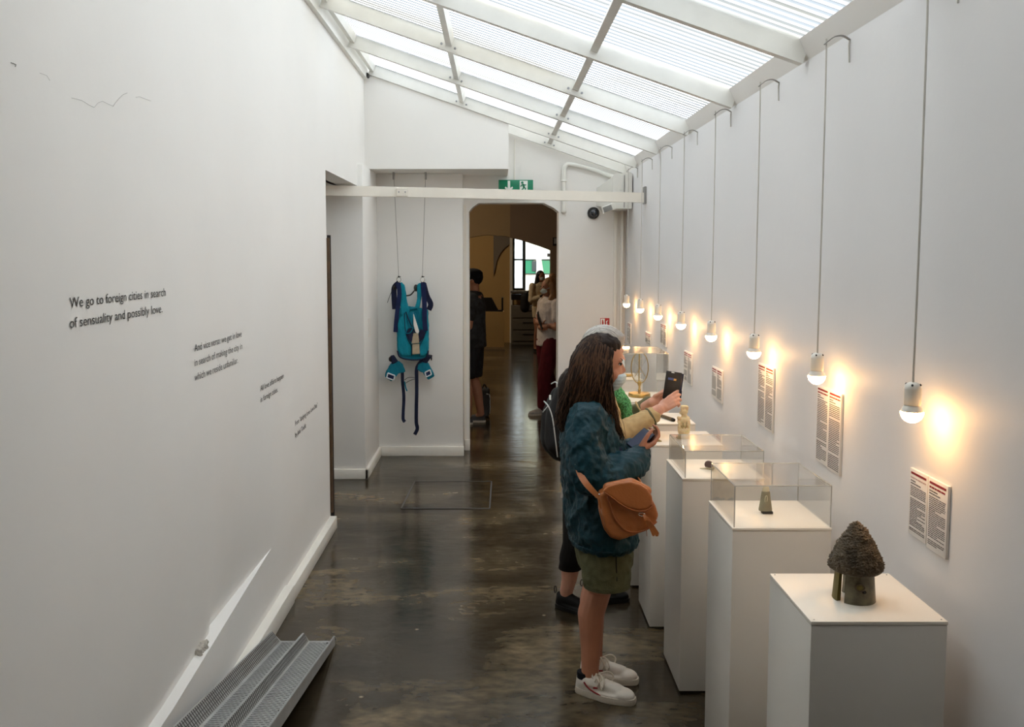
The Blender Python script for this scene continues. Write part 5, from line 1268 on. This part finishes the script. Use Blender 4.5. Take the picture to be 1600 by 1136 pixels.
# back wall with the window
wx0, wx1 = at(801, 450, Y=HY).x, at(864, 450, Y=HY).x
wz0, wz1 = at(800, 454, Y=HY).z, at(800, 362, Y=HY).z
tag(B().box((HX0, HY, 0), (wx0, HY + .25, HZ)).box((wx1, HY, 0), (HX1, HY + .25, HZ)).box((wx0, HY, 0), (wx1, HY + .25, wz0)).box((wx0, HY, wz1), (wx1, HY + .25, HZ)).build('wall_hall_back', M['hall_ochre']), kind='structure')
cs = at(771, 400, Y=HY - .04); ce = at(796, 381, Y=HY - .04)
sp_ = [at(771, 366, Y=HY - .04), at(797, 366, Y=HY - .04), at(797, 381, Y=HY - .04), at(788, 388, Y=HY - .04), at(781, 397, Y=HY - .04), at(776, 408, Y=HY - .04), at(773, 424, Y=HY - .04), at(771, 430, Y=HY - .04)]
tag(B().prism(sp_, (0, .04, 0)).build('wall_spandrel', M['hall_grey']), kind='structure')
x0, x1 = at(796.5, 450, Y=HY - .05).x, at(800.5, 450, Y=HY - .05).x
tag(B().box((x0, HY - .06, 0), (x1, HY, 2.5)).build('trim_reveal', M['trim']), kind='structure')
win = thing('window_1', None, None, ((wx0 + wx1) / 2, HY + .1, wz0), kind='structure')
fr = lambda a, c, nm='frame_bar': B().box(a, c).build(nm, M['window_frame'], win)
yw = HY + .10
xmid0, xmid1 = at(816.5, 450, Y=yw).x, at(821, 450, Y=yw).x
fr((wx0, yw, wz0), (wx0 + .045, yw + .06, wz1)); fr((wx1 - .04, yw, wz0), (wx1, yw + .06, wz1)); fr((xmid0, yw, wz0), (xmid1, yw + .06, wz1))
fr((wx0 + .045, yw, wz0), (xmid0, yw + .06, wz0 + .05)); fr((wx0 + .045, yw, wz1 - .05), (xmid0, yw + .06, wz1)); fr((xmid1, yw, wz1 - .05), (wx1 - .04, yw + .06, wz1))
zt_ = at(810, 405.5, Y=yw).z; fr((wx0 + .045, yw, zt_ - .015), (xmid0, yw + .06, zt_ + .015), 'transom')
for a, c in (((wx0 + .045, yw + .03, wz0 + .05), (xmid0, yw + .034, zt_ - .015)), ((wx0 + .045, yw + .03, zt_ + .015), (xmid0, yw + .034, wz1 - .05)), ((xmid1, yw + .03, wz0), (wx1 - .04, yw + .034, wz1 - .05))):
    B().box(a, c).build('pane', M['frosted'] if c[0] < xmid0 + .01 else M['window_glass'], win)
B().bbox((wx0 - .05, HY - .12, wz0 - .05), (wx1 + .05, HY + .1, wz0 - .005), .004).build('window_sill', M['cabinet_grey'], win)
# drawer cabinet below the window
cx0, cx1 = at(799, 500, Y=19.9).x, at(866, 500, Y=19.9).x; cz = at(800, 478, Y=19.9).z
t = thing('drawer_cabinet', 'grey drawer cabinet under the far window in the hall', 'cabinet', ((cx0 + cx1) / 2, 20.1, 0))
B().bbox((cx0, 19.92, 0), (cx1, 20.34, cz), .005).build('body', M['cabinet_grey'], t)
for i in range(3):
    z0 = .06 + i * (cz - .08) / 3; d = B().bbox((cx0 + .03, 19.90, z0 + .02), (cx1 - .03, 19.92, z0 + (cz - .08) / 3 - .03), .004).build('drawer', M['cabinet_grey'], t)
    B().box((cx0 + .25, 19.885, z0 + .16), (cx1 - .3, 19.9, z0 + .18)).build('handle', M['black_plastic'], d)
tag(B().bbox((cx0, 20.12, cz + .12), (cx1, 20.2, wz0 - .07), .01).build('radiator_shelf', M['black_plastic']), 'black shelf panel between the far window and the drawer cabinet', 'shelf')
# exhibit plinth with dark display in the hall
px0, px1 = at(752, 500, Y=18.9).x, at(788, 500, Y=18.9).x; pz = at(780, 487, Y=18.9).z
t = thing('hall_plinth', 'tall beige plinth in the hall behind the capped person', 'pedestal', ((px0 + px1) / 2, 19.1, 0))
B().bbox((px0, 18.9, 0), (px1, 19.3, pz), .005).build('body', M['hall_ochre'], t)
B().box((px0 - .01, 18.89, 0), (px1 + .01, 19.31, .05)).build('base', M['hall'], t)
t = thing('exhibit_stand', 'black-framed open display standing on the beige plinth in the hall', 'exhibit', ((px0 + px1) / 2, 19.0, pz))
dz = at(780, 465, Y=18.95).z
B().box((px0, 18.92, pz), (px1 - .03, 19.2, pz + .03)).build('tray', M['black_plastic'], t)
B().box((px1 - .06, 18.92, pz + .03), (px1 - .02, 19.2, dz)).build('upright', M['black_plastic'], t)
B().prism([V((px0 + .02, 18.95, dz)), V((px0 + .22, 18.95, dz)), V((px0 + .36, 18.95, pz + .03)), V((px0 + .02, 18.95, pz + .03))], (0, .03, 0)).build('leaning_panel', M['black_plastic'], t)
# outside: street, facade and a white van
tag(B().box((-8, HY + .3, -.25), (12, 45, -.2)).build('street', M['street']), kind='structure')
tag(B().box((-8, 36, -.2), (12, 36.4, 9)).build('facade', M['facade']), kind='structure')
YV = 23.0
def vn(px, py, d=0): return at(px, py, Y=YV + d)
van = thing('van', 'white van parked outside the far window', 'van', (vn(850, 500).x, YV + .8, -.2))
zr = vn(840, 394).z; zw0, zw1 = vn(840, 428).z, vn(840, 406).z
vb = B().prism([V((vn(822, 0).x - 1.2, YV, .1)), V((5, YV, .1)), V((5, YV, zr - .12)), V((4.7, YV, zr)), V((vn(822, 0).x - .9, YV, zr)), V((vn(822, 0).x - 1.2, YV, zr - .2))], (0, 1.7, 0))
vb.build('body', M['van'], van)
for x0, x1, k in ((vn(821, 0).x - .6, vn(838.5, 0).x, 0), (vn(848, 0).x, vn(878, 0).x, 1)):
    wdw = B().prism([V((x0 + (.06 if k else 0), YV - .012, zw0)), V((x1, YV - .012, zw0)), V((x1 - (.0 if k else .06), YV - .012, zw1)), V((x0, YV - .012, zw1))], (0, .011, 0)).build('side_window', M['van_glass'], van)
    B().tube([V((x0, YV - .014, zw0)), V((x1, YV - .014, zw0)), V((x1, YV - .014, zw1)), V((x0, YV - .014, zw1))], .015, 6).build('seal', M['black_plastic'], wdw)
B().bbox(vn(831, 424) + V((0, -.03, 0)), vn(838, 408) + V((0, -.014, 0)), .006).build('seat_back', M['seat_grey'], van)
for x in (-.2, 3.4):
    B().cyl((x + .6, YV - .02, .14), (x + .6, YV + .2, .14), .33, n=24).build('wheel', M['black_plastic'], van)
B().bbox(vn(855, 401) + V((0, -.1, 0)), vn(862, 396) + V((0, -.02, 0)), .01).build('mirror', M['black_plastic'], van)
# warm lamp inside the hall, on its ceiling to the left of what the doorway shows
hl = thing('unseen_hall_lamp', 'small warm ceiling lamp inside the hall, left of the doorway view', 'lamp', (-1.6, 17.6, HZ - .12))
B().lathe([(0, 0), (.10, .02), (.13, .06), (.13, .12), (0, .12)], (-1.6, 17.6, HZ - .12), 24).build('shade', emis('warm_shade', (1, .84, .62), 80), hl, smooth=40)

hl2 = thing('unseen_hall_lamp', 'unseen round lamp added to brighten the hall just past the doorway, out to the left', 'lamp', (-1.5, 11.6, HZ - .12))  # added lamp out of view, lifts the arch wall and front of the hall
B().lathe([(0, 0), (.10, .02), (.13, .06), (.13, .12), (0, .12)], (-1.5, 11.6, HZ - .12), 24).build('shade', bpy.data.materials['warm_shade'], hl2, smooth=40)
bpy.data.scenes.remove(WORK)
